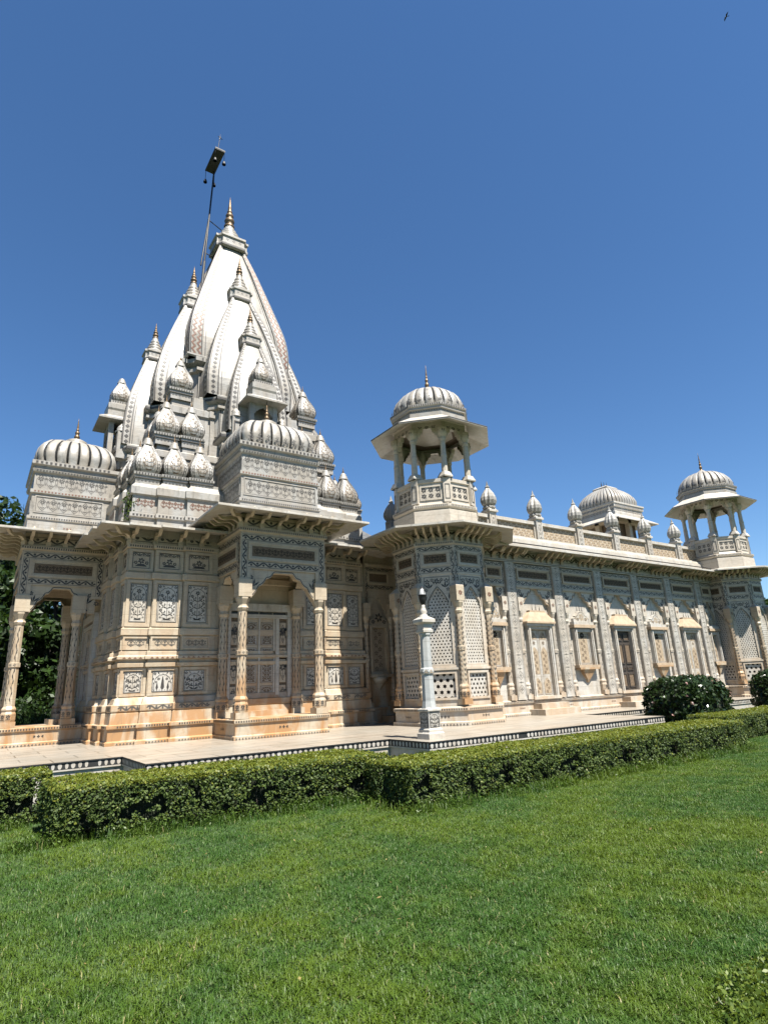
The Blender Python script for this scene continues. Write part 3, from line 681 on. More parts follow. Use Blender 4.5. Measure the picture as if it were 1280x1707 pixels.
    mb.sweep(bx, [(.03, 5.3), (.03, 5.68), (.06, 5.70), (.06, 5.78), (.0, 5.80), (0, 6.40), (.05, 6.43), (.05, 6.52), (-.01, 6.54), (-.01, 7.0), (.04, 7.03), (.06, 7.10), (.02, 7.12), (.02, 7.20), (.09, 7.24), (.09, 7.34), (-.06, 7.37), (-1.0, 7.38)], 'dome', closed=False)
    mb.add([(-1.05, -2.2, 7.36), (-1.05, -4.87, 7.36), (1.05, -4.87, 7.36), (1.05, -2.2, 7.36)], [(0, 1, 2, 3)], 'dome')
    for fr, hw in ((FRdir(0, 0, -PI/2, 4.92), 1.10), (FRdir(0, -4.0, PI, 1.10), .9), (FRdir(0, -4.0, 0, 1.10), .9)):
        mb.decal(fr, dents(-hw, hw, 5.715, 5.76, .06), .064, 'inlay'); mb.frame(fr, -hw+.06, hw-.06, 5.88, 6.36, .03, 0, .015, 'dome')
        mb.decal(fr, rib([(-hw+.1, 5.92), (hw-.1, 5.92), (hw-.1, 6.32), (-hw+.1, 6.32), (-hw+.1, 5.92)], .012)+floral(-hw+.12, hw-.12, 5.93, 6.31, .26), .004, 'grey')
        mb.decal(fr, floral(-hw+.02, hw-.02, 6.56, 6.98, .27), -.006, 'grey'); mb.decal(fr, dents(-hw, hw, 6.45, 6.49, .08), .054, 'brown')
        mb.decal(fr, dents(-hw, hw, 7.05, 7.09, .075), .062, 'inlay'); mb.decal(fr, dents(-hw-.05, hw+.05, 7.255, 7.32, .11), .094, 'inlay'); mb.decal(fr, bowtie(0, 5.5, .11), .034, 'brown')
    mb.build('roof_block', p)
    mb = MB(); pl = gore_plan(rrect(1.07, 1.0, 7), 28)
    prof = [(1.0, 7.37), (1.0, 7.42), (1.035, 7.55), (1.04, 7.68), (1.0, 7.85), (.92, 8.0), (.78, 8.15), (.6, 8.25), (.4, 8.32), (.2, 8.38)]
    gored_dome(mb, pl, prof); mb.v = [(x, y-3.9, z) for x, y, z in mb.v]
    for fr, hw in ((FRdir(0, -3.9, -PI/2, 1.0), 1.0), (FRdir(0, -3.9, PI, 1.07), .9)):
        mb.decal(fr, [q for k in range(8) for q in flower(-hw+hw*2*(k+.5)/8, 7.5, .09, 5, PI/2)+flower(-hw+hw*2*(k+.5)/8, 7.62, .05, 4)], .055, 'grey')
    mb.lathe((0, -3.9, 8.3), [(.36, 0), (.40, .05), (.34, .09), (.26, .14), (.30, .19), (.16, .26)], 'dome', 20, True, lambda i: 1 if i % 2 else .94)
    d = mb.build('roof_dome', p)
    mb = MB(); kalash(mb, 0, -3.9, 8.50, .80, .10); mb.build('finial_spike', p)
    mb = bracket_mesh(.60, .20, .075); b0 = mb.build('bracket', p)
    sp_ = [(x, -5.14, 5.08, 0) for x in (-1.05, -.62, -.15, .35, .75, 1.08)]+[(-1.14, y, 5.08, -PI/2) for y in (-5.0, -4.7, -4.4, -4.1, -3.85)]+[(1.14, y, 5.08, PI/2) for y in (-5.0, -4.6, -4.2)]
    place_brackets(b0, p, sp_+[(-1.15, -5.15, 5.08, -PI/4), (1.15, -5.15, 5.08, PI/4)])
    return p
porch = make_porch(); porch['label'] = 'front porch with two columns facing the lawn'
p2 = copy_tree(porch, shrine, -PI/2); p2.location = (-.36, 0, 0); [setattr(c, 'location', (0, .36, 0)) for c in p2.children if c.name.startswith('door')]; [setattr(c, 'location', (0, -.20, 0)) for c in p2.children if c.name.startswith(('roof', 'finial'))]; p2['label'] = 'side porch at the left end, dark trees seen through its arch'
bm_ = bracket_mesh(.58, .20, .08); b0 = bm_.build('eave_bracket', shrine)
sp_ = []
for sd in range(2):
    for u, d in ((-3.30, 3.34), (-2.75, 3.34), (-2.15, 3.43), (-1.62, 3.52), (1.62, 3.52), (2.15, 3.43), (2.75, 3.34), (3.3, 3.34)):
        a = -PI/2*sd; x, y = u, -d; sp_.append((x*math.cos(a)-y*math.sin(a), x*math.sin(a)+y*math.cos(a), 4.84, a))
sp_.append((-3.35, -3.35, 4.84, -PI/4)); place_brackets(b0, shrine, sp_)

# flagpole standing behind the main spire: plate with hanging bells, arrow-shaped vane
fp = empty('flagpole', (5.24, 18.8, 12.0), 'thin dark iron pole leaning beside the highest spire, carrying a flat plate hung with bells', 'flagpole')
mb = MB(); mb.tube((-.1, 0, 0), (.1, 0, 4.5), .05, 'iron'); mb.tube((.1, 0, 4.5), (.30, 0, 8.8), .032, 'iron'); mb.tube((.30, 0, 8.8), (.47, 0, 10.6), .012, 'iron'); mb.tube((-.02, .02, 4.3), (.18, .02, 6.4), .03, 'iron')
mb.build('pole', fp)
mb = MB(); mb.tube((.15, 0, 6.45), (.75, -.05, 6.1), .018, 'iron'); mb.tube((.08, 0, 4.9), (.75, -.05, 4.7), .018, 'iron'); mb.build('brace', fp)
mb = MB(); f = FR((0, 0, 0), (1, 0), (0, -1)); mb.box(f, -.02, .36, 8.80, 8.84, -.12, 1.12, 'iron'); mb.frame(FR((0, 0, 0), (1, 0), (0, -1)), -.02, .36, 8.75, 8.80, .012, 1.11, 1.12, 'iron'); mb.build('plate', fp)
for x, y in ((0, .08), (.34, .08), (0, -1.08), (.34, -1.08)):
    mb = MB(); mb.tube((x, y, 8.8), (x, y, 8.35), .01, 'iron', 5); mb.lathe((x, y, 8.2), [(.07, 0), (.075, .03), (.05, .12), (.015, .17)], 'iron', 10); mb.build('bell', fp)
mb = MB(); mb.tube((.47, 0, 10.55), (.49, 0, 10.85), .02, 'iron', 6, .002); mb.tube((.40, 0, 10.68), (.58, 0, 10.60), .012, 'iron'); mb.tube((.44, 0, 10.55), (.52, 0, 10.7), .012, 'iron'); mb.build('vane', fp)

# ------------------------------------------------------------------ JALI (pierced stone screen)
def jali(mb, fr, u0, u1, z0, z1, cell, arch=None, mat='white', star=6, ratio=.56, depth=.03, dd=0.0):
    """hexagonal cells each pierced by a star"""
    hx = cell/2; R_ = cell/math.sqrt(3); row = 0; z = z0
    while z <= z1+R_:
        u = u0+(hx if row % 2 else 0)
        while u <= u1+hx:
            ok = True
            if arch: ok = z-R_*.6 < arch(u)
            if ok:
                O = [(u+R_*math.cos(PI/2+i*PI/6)*(1 if i % 2 == 0 else math.cos(PI/6)), z+R_*math.sin(PI/2+i*PI/6)*(1 if i % 2 == 0 else math.cos(PI/6))) for i in range(12)]
                I = [(u+R_*(ratio if i % 2 == 0 else ratio*.62)*math.cos(PI/2+i*PI/6), z+R_*(ratio if i % 2 == 0 else ratio*.62)*math.sin(PI/2+i*PI/6)) for i in range(12)]
                cl = lambda p: (min(max(p[0], u0), u1), min(max(p[1], z0), z1))
                O = [cl(p) for p in O]; I = [cl(p) for p in I]
                V = [fr(a, b, dd) for a, b in O]+[fr(a, b, dd) for a, b in I]+[fr(a, b, dd-depth) for a, b in I]
                mb.add(V, [(i, (i+1) % 12, 12+(i+1) % 12, 12+i) for i in range(12)]+[(12+i, 12+(i+1) % 12, 24+(i+1) % 12, 24+i) for i in range(12)], mat)
            u += cell
        z += R_*1.5; row += 1

# ------------------------------------------------------------------ OCTAGONAL TOWERS
def make_tower():
    t = empty('octagonal_tower', (11.0, 13.25, 0), 'nearer eight-sided tower topped by an open domed pavilion, standing behind the lamp post', 'tower', 'eight-sided corner towers of the hall')
    A = 1.25; side = 2*A*math.tan(PI/8); angs = [-90, -135, 180, -45, 0, 135, 90, 45]
    mb = MB(); O = octo(A)
    mb.sweep(O, [(.22, 0), (.22, .09), (.16, .11), (.16, .34), (.21, .36), (.21, .43), (.05, .46), (0, .46)], 'pale')
    for a in angs[:5]:
        f = FRdir(0, 0, R(a), A); mb.decal(f, dents(-.58, .58, .375, .415, .06), .214, 'inlay'); mb.decal(f, bowtie(0, .22, .13), .166, 'inlay'); mb.decal(f, teeth(-.58, .58, .015, .07, .08), .224, 'grey')
    mb.build('plinth', t)
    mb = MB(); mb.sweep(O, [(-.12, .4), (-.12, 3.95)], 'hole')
    hw = side/2
    for a in angs:
        f = FRdir(0, 0, R(a), A); vis = a in (-90, -135, 180, -45, 0)
        mb.box(f, -hw-.02, -.36, .46, 3.9, -.14, -.02, 'pale'); mb.box(f, .36, hw+.02, .46, 3.9, -.14, -.02, 'pale')
        mb.box(f, -.36, .36, .46, .66, -.14, -.02, 'pale'); mb.box(f, -.36, .36, 1.28, 1.50, -.14, -.02, 'pale'); mb.box(f, -hw+.08, hw-.08, 1.36, 1.42, -.02, .03, 'pale')
        ln = arch_plate(mb, f, -.36, .36, 3.0, 3.9, 0, .30, 3.02, 3.50, -.14, -.015, 'pale', cusps=0, power=1.15, amp=0)
        mb.box(f, -.36, -.30, 1.5, 3.9, -.14, -.017, 'pale'); mb.box(f, .30, .36, 1.5, 3.9, -.14, -.017, 'pale')
        mb.decal(f, ln, -.01, 'inlay')
        for sg in (-1, 1): mb.decal(f, [dia(sg*.22, 3.50, PI/2+sg*k, .16, .05) for k in (-.8, 0, .8)]+flower(sg*.26, 3.68, .07, 5), -.01, 'inlay')
        mb.decal(f, flower(0, 3.68, .08, 6)+rib([(-.34, 3.0), (-.34, 3.80), (.34, 3.80), (.34, 3.0)], .014), -.01, 'inlay')
        for sg in (-1, 1): mb.decal(f, flower(sg*.13, 3.72, .05, 5)+flower(sg*.29, 3.45, .05, 5)+[dia(sg*.31, 3.36, -PI/2, .2, .05), dia(sg*.06, 3.60, PI/2-sg*.6, .12, .04)], -.01, 'inlay')
        mb.frame(f, -.36, .36, .62, 1.32, .055, -.05, .01, 'pale')
        mb.frame(f, -.38, .38, 3.0, 3.80, .03, -.02, .02, 'pale') if False else None
    mb.sweep(O, [(-.02, 3.84), (0, 3.86), (0, 4.66)], 'pale')
    for a in angs:
        f = FRdir(0, 0, R(a), A)
        mb.frame(f, -hw+.13, hw-.13, 4.10, 4.50, .04, 0, .03, 'pale'); mb.frame(f, -hw+.17, hw-.17, 4.14, 4.46, .03, 0, .015, 'pale')
        mb.decal(f, [[(-hw+.21, 4.18), (hw-.21, 4.18), (hw-.21, 4.42), (-hw+.21, 4.42)]], .004, 'carved'); mb.decal(f, floral(-hw+.23, hw-.23, 4.21, 4.39, .15), .008, 'hole')
        mb.decal(f, guilloche(-hw+.12, hw-.12, 3.92, 4.05, .14)+guilloche(-hw+.03, hw-.03, 4.53, 4.64, .14)+guilloche_v(-hw+.01, -hw+.10, 3.66, 4.50, .14)+guilloche_v(hw-.10, hw-.01, 3.66, 4.50, .14), .006, 'inlay')
    mb.sweep(O, [(0, 4.66), (.05, 4.68), (.05, 4.76), (-.02, 4.78), (-.02, 5.2)], 'pale')
    for a in angs[:5]: f = FRdir(0, 0, R(a), A); mb.decal(f, dents(-hw, hw, 4.70, 4.74, .05), .054, 'inlay'); mb.decal(f, guilloche(-hw, hw, 4.84, 5.05, .2), -.012, 'inlay')
    mb.build('wall', t)
    for k, a in enumerate(angs[:5]):
        f = FRdir(0, 0, R(a), A)
        mb = MB(); arch = lambda u: 3.55-.9*(abs(u)/.3)**1.5*.6
        jali(mb, f, -.31, .31, 1.46, 3.55, .092, arch, dd=-.05, ratio=.53); mb.build('lattice_screen', t)
        mb = MB(); jali(mb, f, -.32, .32, .66, 1.29, .17 if a in (-135, 0) else .125, None, dd=-.05, ratio=.62); mb.build('lower_lattice_screen', t)
    for i in (3, 4, 5, 6, 7):
        q = octo(A+.01)[i]; mb = MB(); column(mb, q[0], q[1], .50, 3.12, .092, 'chev', block=3.52, faces=(-90, -135, 180, -45, 0) if i != 4 else (-157.5, -112.5, 180, -90)); mb.sweep(off(sq(.133), (q[0], q[1])), [(0, 3.52), (-.128, 3.66)], 'pale', cap=True); mb.decal(FR((q[0], q[1], 0), (1, 0), (0, -1)), flower(0, 3.32, .07, 6), .138, 'brown'); mb.build('column', t)
    mb = MB(); mb.sweep(O, eave_prof(5.20, .92, .17), 'white'); mb.sweep(O, [(-.2, 5.29), (-.3, 5.30)], 'white', cap=True); mb.build('eave', t)
    b0 = bracket_mesh(.58, .20, .065).build('bracket', t); sp_ = []
    for a in angs[:6]+[45]:
        n = (math.cos(R(a)), math.sin(R(a)))
        for k in range(5):
            u = (-.8+.4*k)*hw; sp_.append((n[0]*(A-.01)-n[1]*u, n[1]*(A-.01)+n[0]*u, 4.88, R(a+90)))
    place_brackets(b0, t, sp_)
    # domed pavilion: parapet
    B = 1.11; mb = MB(); O2 = octo(B)
    mb.sweep(O2, [(.10, 5.25), (.10, 5.68), (.05, 5.72), (.12, 5.78), (.12, 5.86), (.02, 5.90), (.0, 5.95), (0, 6.52), (.04, 6.54), (.04, 6.64), (-.14, 6.65), (-.14, 5.9)], 'pale')
    s2 = 2*B*math.tan(PI/8)/2
    for a in angs:
        f = FRdir(0, 0, R(a), B)
        mb.decal(f, dents(-s2, s2, 5.79, 5.84, .055), .124, 'grey'); mb.frame(f, -s2+.14, s2-.14, 6.02, 6.46, .05, 0, .02, 'pale')
        mb.decal(f, [p for i in range(3) for j in range(2) for p in flower(-.2+.2*i, 6.15+.18*j, .075, 6)]+rib([(-s2+.19, 6.07), (s2-.19, 6.07), (s2-.19, 6.41), (-s2+.19, 6.41), (-s2+.19, 6.07)], .012), .005, 'inlay')
    for (x, y) in O2:
        a = math.atan2(y, x); f = FRdir(0, 0, a, B/math.cos(PI/8)); mb.box(f, -.11, .11, 5.92, 6.66, -.12, .035, 'pale'); mb.frame(f, -.075, .075, 6.02, 6.46, .018, .035, .045, 'grey')
    mb.add([(x*.98, y*.98, 5.93) for x, y in O2], [tuple(range(8))], 'pale')
    mb.build('parapet', t)
    for (x, y) in octo(B-.06):
        mb = MB(); mb.sweep(off(sq(.10), (x, y)), [(.05, 6.66), (.06, 6.70), (0, 6.84)], 'white')
        mb.lathe((x, y, 0), [(.095, 6.84), (.085, 7.3), (.095, 7.32), (.095, 7.36), (.082, 7.38), (.078, 7.80), (.10, 7.83), (.10, 7.88), (.085, 7.92), (.14, 8.02), (.14, 8.22)], 'pale', 8, False)
        a = math.atan2(y, x); f = FRdir(x, y, a, .135); mb.decal(f, flower(0, 8.12, .05, 6), 0, 'inlay')
        mb.build('pavilion_column', t)
    mb = MB()
    for a in angs:
        f = FRdir(0, 0, R(a), B); s3 = s2-.02
        arch_plate(mb, f, -s3, s3, 7.9, 8.34, 0, s3-.08, 7.86, 8.24, -.17, -.04, 'pale', flat_top=.34, cusps=3, amp=.09, power=1.0, n=36)
        mb.decal(f, flower(-.2, 8.29, .06, 5)+flower(.2, 8.29, .06, 5)+flower(0, 8.28, .06, 6), -.034, 'inlay')
    mb.sweep(O2, [(-.17, 8.30), (-.03, 8.32), (-.03, 8.44), (.02, 8.46), (.02, 8.52)], 'pale')
    mb.add([(x*.95, y*.95, 8.42) for x, y in O2], [tuple(range(8))], 'carved'); mb.add([(x*.6, y*.6, 8.40) for x, y in O2], [tuple(range(8))], 'pale')
    mb.build('pavilion_arches', t)
    mb = MB(); mb.sweep(O2, [(-.05, 8.50), (.64, 8.19), (.64, 8.24), (-.02, 8.64)], 'white'); mb.sweep(octo(B+.64), [(.004, 8.205), (.004, 8.235)], 'inlay'); mb.build('pavilion_eave', t)
    mb = MB(); O3 = octo(1.12)
    mb.sweep(O3, [(0, 8.55), (0, 8.74), (-.03, 8.76), (-.03, 8.84), (.02, 8.86), (.02, 8.92), (.05, 8.95), (.05, 9.02), (-.04, 9.05), (-.3, 9.06)], 'dome')
    for a in angs: f = FRdir(0, 0, R(a), 1.12); mb.decal(f, dents(-.47, .47, 8.955, 9.01, .065), .054, 'inlay'); mb.decal(f, teeth(-.46, .46, 8.80, 8.84, .08), -.024, 'grey')
    def per(tt):
        a = 2*PI*tt; r = 1.10; k = math.cos(PI/8)/math.cos(((a-PI/8) % (PI/4))-PI/8); k = 1+.35*(k/math.cos(PI/8)-1.03); return (r*k*math.cos(a), r*k*math.sin(a))
    gored_dome(mb, gore_plan(per, 24), [(1.0, 9.04), (1.02, 9.15), (1.0, 9.30), (.93, 9.48), (.81, 9.65), (.64, 9.79), (.45, 9.88), (.25, 9.94)])
    for k in range(24):
        a = 2*PI*(k+.5)/24; f = FRdir(0, 0, a, 1.15); mb.decal(f, [dia(0, 9.07, PI/2+q, .13, .05) for q in (-.6, 0, .6)]+[disc(0, 9.24, .02, 5)], .05, 'grey')
    mb.lathe((0, 0, 9.9), [(.30, 0), (.30, .03), (.22, .08), (.13, .14), (.10, .17)], 'dome', 24, True, lambda i: 1 if i % 2 else .93)
    d = mb.build('dome', t); mb = MB(); kalash(mb, 0, 0, 10.04, .93, .085); mb.build('finial', d)
    return t
tower = make_tower()
tw2 = copy_tree(tower, None, None, (27.2, 13.25, 0)); tw2['label'] = 'farther eight-sided tower with domed open pavilion, at the right end of the hall'

# ------------------------------------------------------------------ HALL
YW = 13.36
hall = empty('hall', (19.2, 18.8, 0), 'long low marble hall with doors, windows and inlaid pilasters between the two eight-sided towers', 'hall')
def H(x, y=YW): return (x-19.2, y-18.8)
XP = [13.8+2.19*k for k in range(6)]
HX0, HX1 = 11.0, 27.3
FH = FR((0, YW-18.8, 0), (1, 0), (0, -1))
hp = [H(HX0, 24.2), H(HX0), H(HX1), H(HX1, 24.2)]
mb = MB(); mb.sweep(hp, [(.16, 0), (.16, .08), (.11, .10), (.11, .34), (.15, .36), (.15, .43), (.06, .46), (0, .46)], 'pale')
mb.decal(FH, dents(HX0-19.2+1.2, HX1-19.2, .375, .415, .06), .154, 'grey'); mb.decal(FH, teeth(HX0-19.2+1.2, HX1-19.2, .015, .06, .08), .164, 'grey')
for x in XP: mb.decal(FH, bowtie(x-19.2, .22, .12), .116, 'brown')
mb.build('plinth', hall)
mb = MB(); mb.sweep(hp, [(0, .4), (0, 4.66), (.15, 4.68), (.15, 4.76), (.08, 4.78), (.08, 5.2)], 'white')
mb.sweep(hp, [(-.1, 5.15), (-.1, 5.55), (-.3, 5.56)], 'white', cap=True)
mb.decal(FH, dents(12.3-19.2, 26-19.2, 4.70, 4.74, .05), .154, 'inlay'); mb.decal(FH, guilloche(12.3-19.2, 26-19.2, 4.86, 5.06, .22), .086, 'inlay')
mb.build('wall', hall)
mb = MB(); mb.sweep(hp, [(.0, 5.14), (.86, 5.00), (.86, 5.055), (-.1, 5.30), (-.14, 5.62), (-.16, 5.66), (-.3, 5.67)], 'white')
mb.tube((12.9-19.2, YW-18.8-.25, 5.30), (26-19.2, YW-18.8-.25, 5.30), .012, 'iron'); mb.tube((12.9-19.2, YW-18.8-.12, 5.36), (26-19.2, YW-18.8-.12, 5.36), .012, 'iron')
mb.build('eave', hall)
# pilasters with inlaid chains, flanked by slender columns
mb = MB(); mb.box(FH, -.20, .20, .46, 4.66, 0, .17, 'white'); mb.decal(FH, chain(0, .56, 4.6, .28, .40), .176, 'grey'); mb.decal(FH, rib([(-.18, .5), (-.18, 4.62)], .012)+rib([(.18, .5), (.18, 4.62)], .012), .174, 'grey')
pil = mb.build('pilaster', hall); pil.location = (XP[0]-19.2, 0, 0)
for x in XP[1:]: o = pil.copy(); col.objects.link(o); o.location = (x-19.2, 0, 0)
mb = MB(); cy_ = YW-18.8-.06; column(mb, 0, cy_, .46, 3.12, .078, 'vine', block=3.55, faces=(-90,), mat='pale'); 
mb.decal(FR((0, cy_, 0), (1, 0), (0, -1)), flower(0, 3.36, .06, 5), .125, 'brown')
cl = mb.build('slender_column', hall); cxs = [x+s for x in XP for s in (-.35, .35)]; cl.location = (cxs[0]-19.2, 0, 0)
for x in cxs[1:]: o = cl.copy(); col.objects.link(o); o.location = (x-19.2, 0, 0)
# arched bay surround with frieze
def bay(hw, name='arch_surround'):
    mb = MB(); ow = hw
    ln = arch_plate(mb, FH, -ow, ow, 3.1, 3.90, 0, ow-.12, 3.14, 3.86, 0, .09, 'pale', flat_top=.16, cusps=4, power=1.0, amp=.11, n=56)
    mb.decal(FH, [[(x, z-.02) for x, z in p] for p in ln], .094, 'ochre'); mb.decal(FH, [[(x, z+.03) for x, z in p] for p in ln], .096, 'inlay')
    for sg in (-1, 1): mb.decal(FH, [dia(sg*(ow-.28), 3.55, PI/2+k*sg, .2, .055) for k in (-.7, 0, .6)]+flower(sg*(ow-.2), 3.76, .07), .095, 'inlay')
    mb.box(FH, -ow, ow, 3.90, 4.64, 0, .11, 'pale'); mb.box(FH, -ow+.05, ow-.05, 3.86, 3.93, .09, .14, 'stone')
    mb.frame(FH, -ow+.12, ow-.12, 4.12, 4.50, .045, .11, .15, 'stone'); mb.frame(FH, -ow+.165, ow-.165, 4.165, 4.455, .03, .11, .13, 'stone')
    mb.decal(FH, [[(-ow+.2, 4.2), (ow-.2, 4.2), (ow-.2, 4.42), (-ow+.2, 4.42)]], .114, 'carved'); mb.decal(FH, floral(-ow+.22, ow-.22, 4.22, 4.40, .16), .118, 'hole')
    mb.decal(FH, guilloche(-ow+.12, ow-.12, 3.96, 4.08, .15)+guilloche(-ow+.03, ow-.03, 4.53, 4.63, .15)+guilloche_v(-ow+.02, -ow+.10, 3.62, 4.50, .15)+guilloche_v(ow-.10, ow-.02, 3.62, 4.50, .15), .116, 'inlay')
    return mb.build(name, hall)
XB = [(XP[i]+XP[i+1])/2 for i in range(5)]
b0 = bay(.885); b0.location = (XB[0]-19.2, 0, 0)
for x in XB[1:]: o = b0.copy(); col.objects.link(o); o.location = (x-19.2, 0, 0)
hb = bay(.46); hb.location = (XP[0]-.68-19.2, 0, 0); o = hb.copy(); col.objects.link(o); o.location = (XP[5]+.68-19.2, 0, 0)
def three_spikes(mb, x, z, d, s=.13):
    for k in (-1, 0, 1):
        p = FH(x+k*s*1.3, z, d); kalash(mb, p[0], p[1], p[2], .22 if k else .27, .018, 'iron')
def door(x, leafmat):
    mb = MB(); 
    for a, b in ((-.55, -.42), (.42, .55)): mb.box(FH, x+a, x+b, .50, 2.68, 0, .16, 'white'); mb.box(FH, x+a+.03, x+b-.03, .50, 2.68, .16, .19, 'white')
    mb.box(FH, x-.42, x+.42, 2.56, 2.68, 0, .15, 'white')
    mb.box(FH, x-.62, x+.62, .44, .53, 0, .2, 'pale')
    fr_ = mb.build('door', hall); fr_['label'] = 'dark wooden double door' if leafmat == 'wood' else 'blind door carved in pale stone'
    for sx in (-1, 1):
        mb = MB(); u0, u1 = (x-.42, x-.005) if sx < 0 else (x+.005, x+.42)
        mb.box(FH, u0, u1, .53, 2.56, .0, .03, 'wood' if leafmat == 'wood' else 'white')
        uc = (u0+u1)/2
        if leafmat == 'wood':
            for z0, z1 in ((.62, 1.1), (1.2, 1.32), (1.42, 2.12), (2.22, 2.48)): mb.frame(FH, uc-.17, uc+.17, z0, z1, .035, .03, .055, 'wood'); mb.box(FH, uc-.11, uc+.11, z0+.05, z1-.05, .03, .045, 'carved')
        else:
            for z0, z1 in ((.60, 1.08), (1.18, 2.02), (2.25, 2.5)):
                mb.add([FH(a, b, .034) for a, b in [(uc-.14, z0), (uc+.14, z0), (uc+.14, z1-.16), (uc+.08, z1-.06), (uc, z1), (uc-.08, z1-.06), (uc-.14, z1-.16)]], [tuple(range(7))], 'lattice')
                n = int((z1-z0)/.11)
                mb.decal(FH, [p for i in range(n) for p in flower(uc+(.04 if i % 2 else -.04), z0+.06+i*.1, .05, 5)], .038, 'carved')
            mb.decal(FH, rib([(uc-.16, .57), (uc+.16, .57), (uc+.16, 2.53), (uc-.16, 2.53), (uc-.16, .57)], .012)+flower(uc, 2.14, .06), .036, 'carved')
        mb.build('door_leaf', fr_)
    mb = MB(); P = [FH(x-.70, 2.74, 0), FH(x+.70, 2.74, 0), FH(x+.66, 2.74, .27), FH(x-.66, 2.74, .27), FH(x-.70, 2.79, 0), FH(x+.70, 2.79, 0), FH(x+.66, 2.79, .27), FH(x-.66, 2.79, .27), FH(x-.38, 3.10, 0), FH(x+.38, 3.10, 0), FH(x+.38, 3.10, .14), FH(x-.38, 3.10, .14)]
    mb.add(P, [(0, 1, 2, 3), (3, 2, 6, 7), (0, 3, 7, 4), (2, 1, 5, 6), (7, 6, 10, 11), (4, 7, 11, 8), (6, 5, 9, 10), (8, 11, 10, 9)], 'ochre')
    mb.box(FH, x-.36, x+.36, 3.10, 3.16, 0, .14, 'ochre'); mb.box(FH, x-.62, x+.62, 2.66, 2.74, 0, .22, 'white'); three_spikes(mb, x, 3.16, .08)
    mb.build('hood', fr_)
    mb = MB(); mb.box(FH, x-.80, x+.80, 0, .17, 0, .72, 'pale'); mb.box(FH, x-.62, x+.62, .17, .33, 0, .45, 'pale'); mb.build('steps', fr_)
def window(x, hw=.36):
    mb = MB()
    for a, b in ((-hw-.12, -hw), (hw, hw+.12)): mb.box(FH, x+a, x+b, 1.42, 2.62, 0, .14, 'white'); mb.box(FH, x+a+.03, x+b-.03, 1.42, 2.62, .14, .17, 'white')
    mb.box(FH, x-hw, x+hw, 2.5, 2.62, 0, .13, 'white')
    w_ = mb.build('window', hall)
    mb = MB(); mb.box(FH, x-hw, x+hw, 1.42, 2.5, 0, .02, 'white'); mb.decal(FH, [[(x-hw*.7, 1.5), (x+hw*.7, 1.5), (x+hw*.7, 2.4), (x-hw*.7, 2.4)]], .024, 'lattice')
    mb.decal(FH, [p for i in range(9) for p in flower(x+(.06 if i % 2 else -.06), 1.56+i*.095, .06, 5)]+rib([(x-hw*.85, 1.46), (x+hw*.85, 1.46), (x+hw*.85, 2.44), (x-hw*.85, 2.44), (x-hw*.85, 1.46)], .012), .028, 'carved'); mb.decal(FH, flower(x, 2.4, .11, 8), .03, 'hole'); mb.build('carved_panel', w_)
    mb = MB(); mb.box(FH, x-hw-.18, x+hw+.18, 1.34, 1.42, 0, .20, 'ochre'); mb.box(FH, x-hw-.14, x+hw+.14, 1.28, 1.34, 0, .2, 'stone')
    for i, (a, b, z0, z1) in enumerate(((.8, .62, 1.28, 1.15), (.62, .2, 1.15, .97), (.2, .05, .97, .86))):
        P = [FH(x+sx*hw*q, z, d) for q, z, dd in ((a, z0, .17-.04*i), (b, z1, .13-.04*i)) for sx, d in ((-1, 0), (-1, dd), (1, dd), (1, 0))]
        mb.add(P, [(0, 1, 5, 4), (1, 2, 6, 5), (2, 3, 7, 6)], 'stone')
    mb.build('sill', w_)
    mb = MB(); mb.box(FH, x-hw-.2, x+hw+.2, 2.64, 2.74, 0, .21, 'ochre'); mb.box(FH, x-hw-.15, x+hw+.15, 2.74, 2.84, 0, .18, 'white')
    st = [(-.42, 2.84), (.42, 2.84), (.42, 2.96), (.30, 3.0), (.30, 3.05), (.20, 3.08), (.14, 3.18), (0, 3.22), (-.14, 3.18), (-.20, 3.08), (-.30, 3.05), (-.30, 3.0), (-.42, 2.96)]; k = hw/.36
    mb.add([FH(x+a*k, b, .10) for a, b in st]+[FH(x+a*k, b, 0) for a, b in st], [tuple(range(13))]+[(i, 13+i, 13+(i+1) % 13, (i+1) % 13) for i in range(13)], 'white')
    mb.decal(FH, rib([(x+a*k*.9, 2.84+(b-2.84)*.9) for a, b in st], .014)+flower(x-.2*k, 2.93, .06)+flower(x+.2*k, 2.93, .06), .104, 'carved'); mb.decal(FH, flower(x, 3.0, .13, 6)+[dia(x+sg*.25*k, 2.9, PI/2-sg*.6, .14, .05) for sg in (-1, 1)], .105, 'lattice'); three_spikes(mb, x, 3.2, .06, .1)
    mb.build('hood', w_)
for i, x in enumerate(XB):
    if i in (0, 2, 4): door(x-19.2, 'wood' if i == 2 else 'stone')
    else: window(x-19.2)
window(XP[0]-.78-19.2, .22); window(XP[5]+.70-19.2, .22)
# brackets under the hall eave
b0 = bracket_mesh(.55, .17, .065).build('bracket', hall); sp_ = []
for x in [12.75]+XP+[26.0]:
    for dx in (-.55, -.27, 0, .42, .74)[:4]:
        if 12.5 < x+dx < 26.2: sp_.append((x+dx-19.2, YW-18.8-.09, 4.86, 0))
        if 12.5 < x+dx+1.3 < 26: sp_.append((x+dx+.95-19.2, YW-18.8-.09, 4.86, 0)) if dx > .3 else None
place_brackets(b0, hall, sp_)
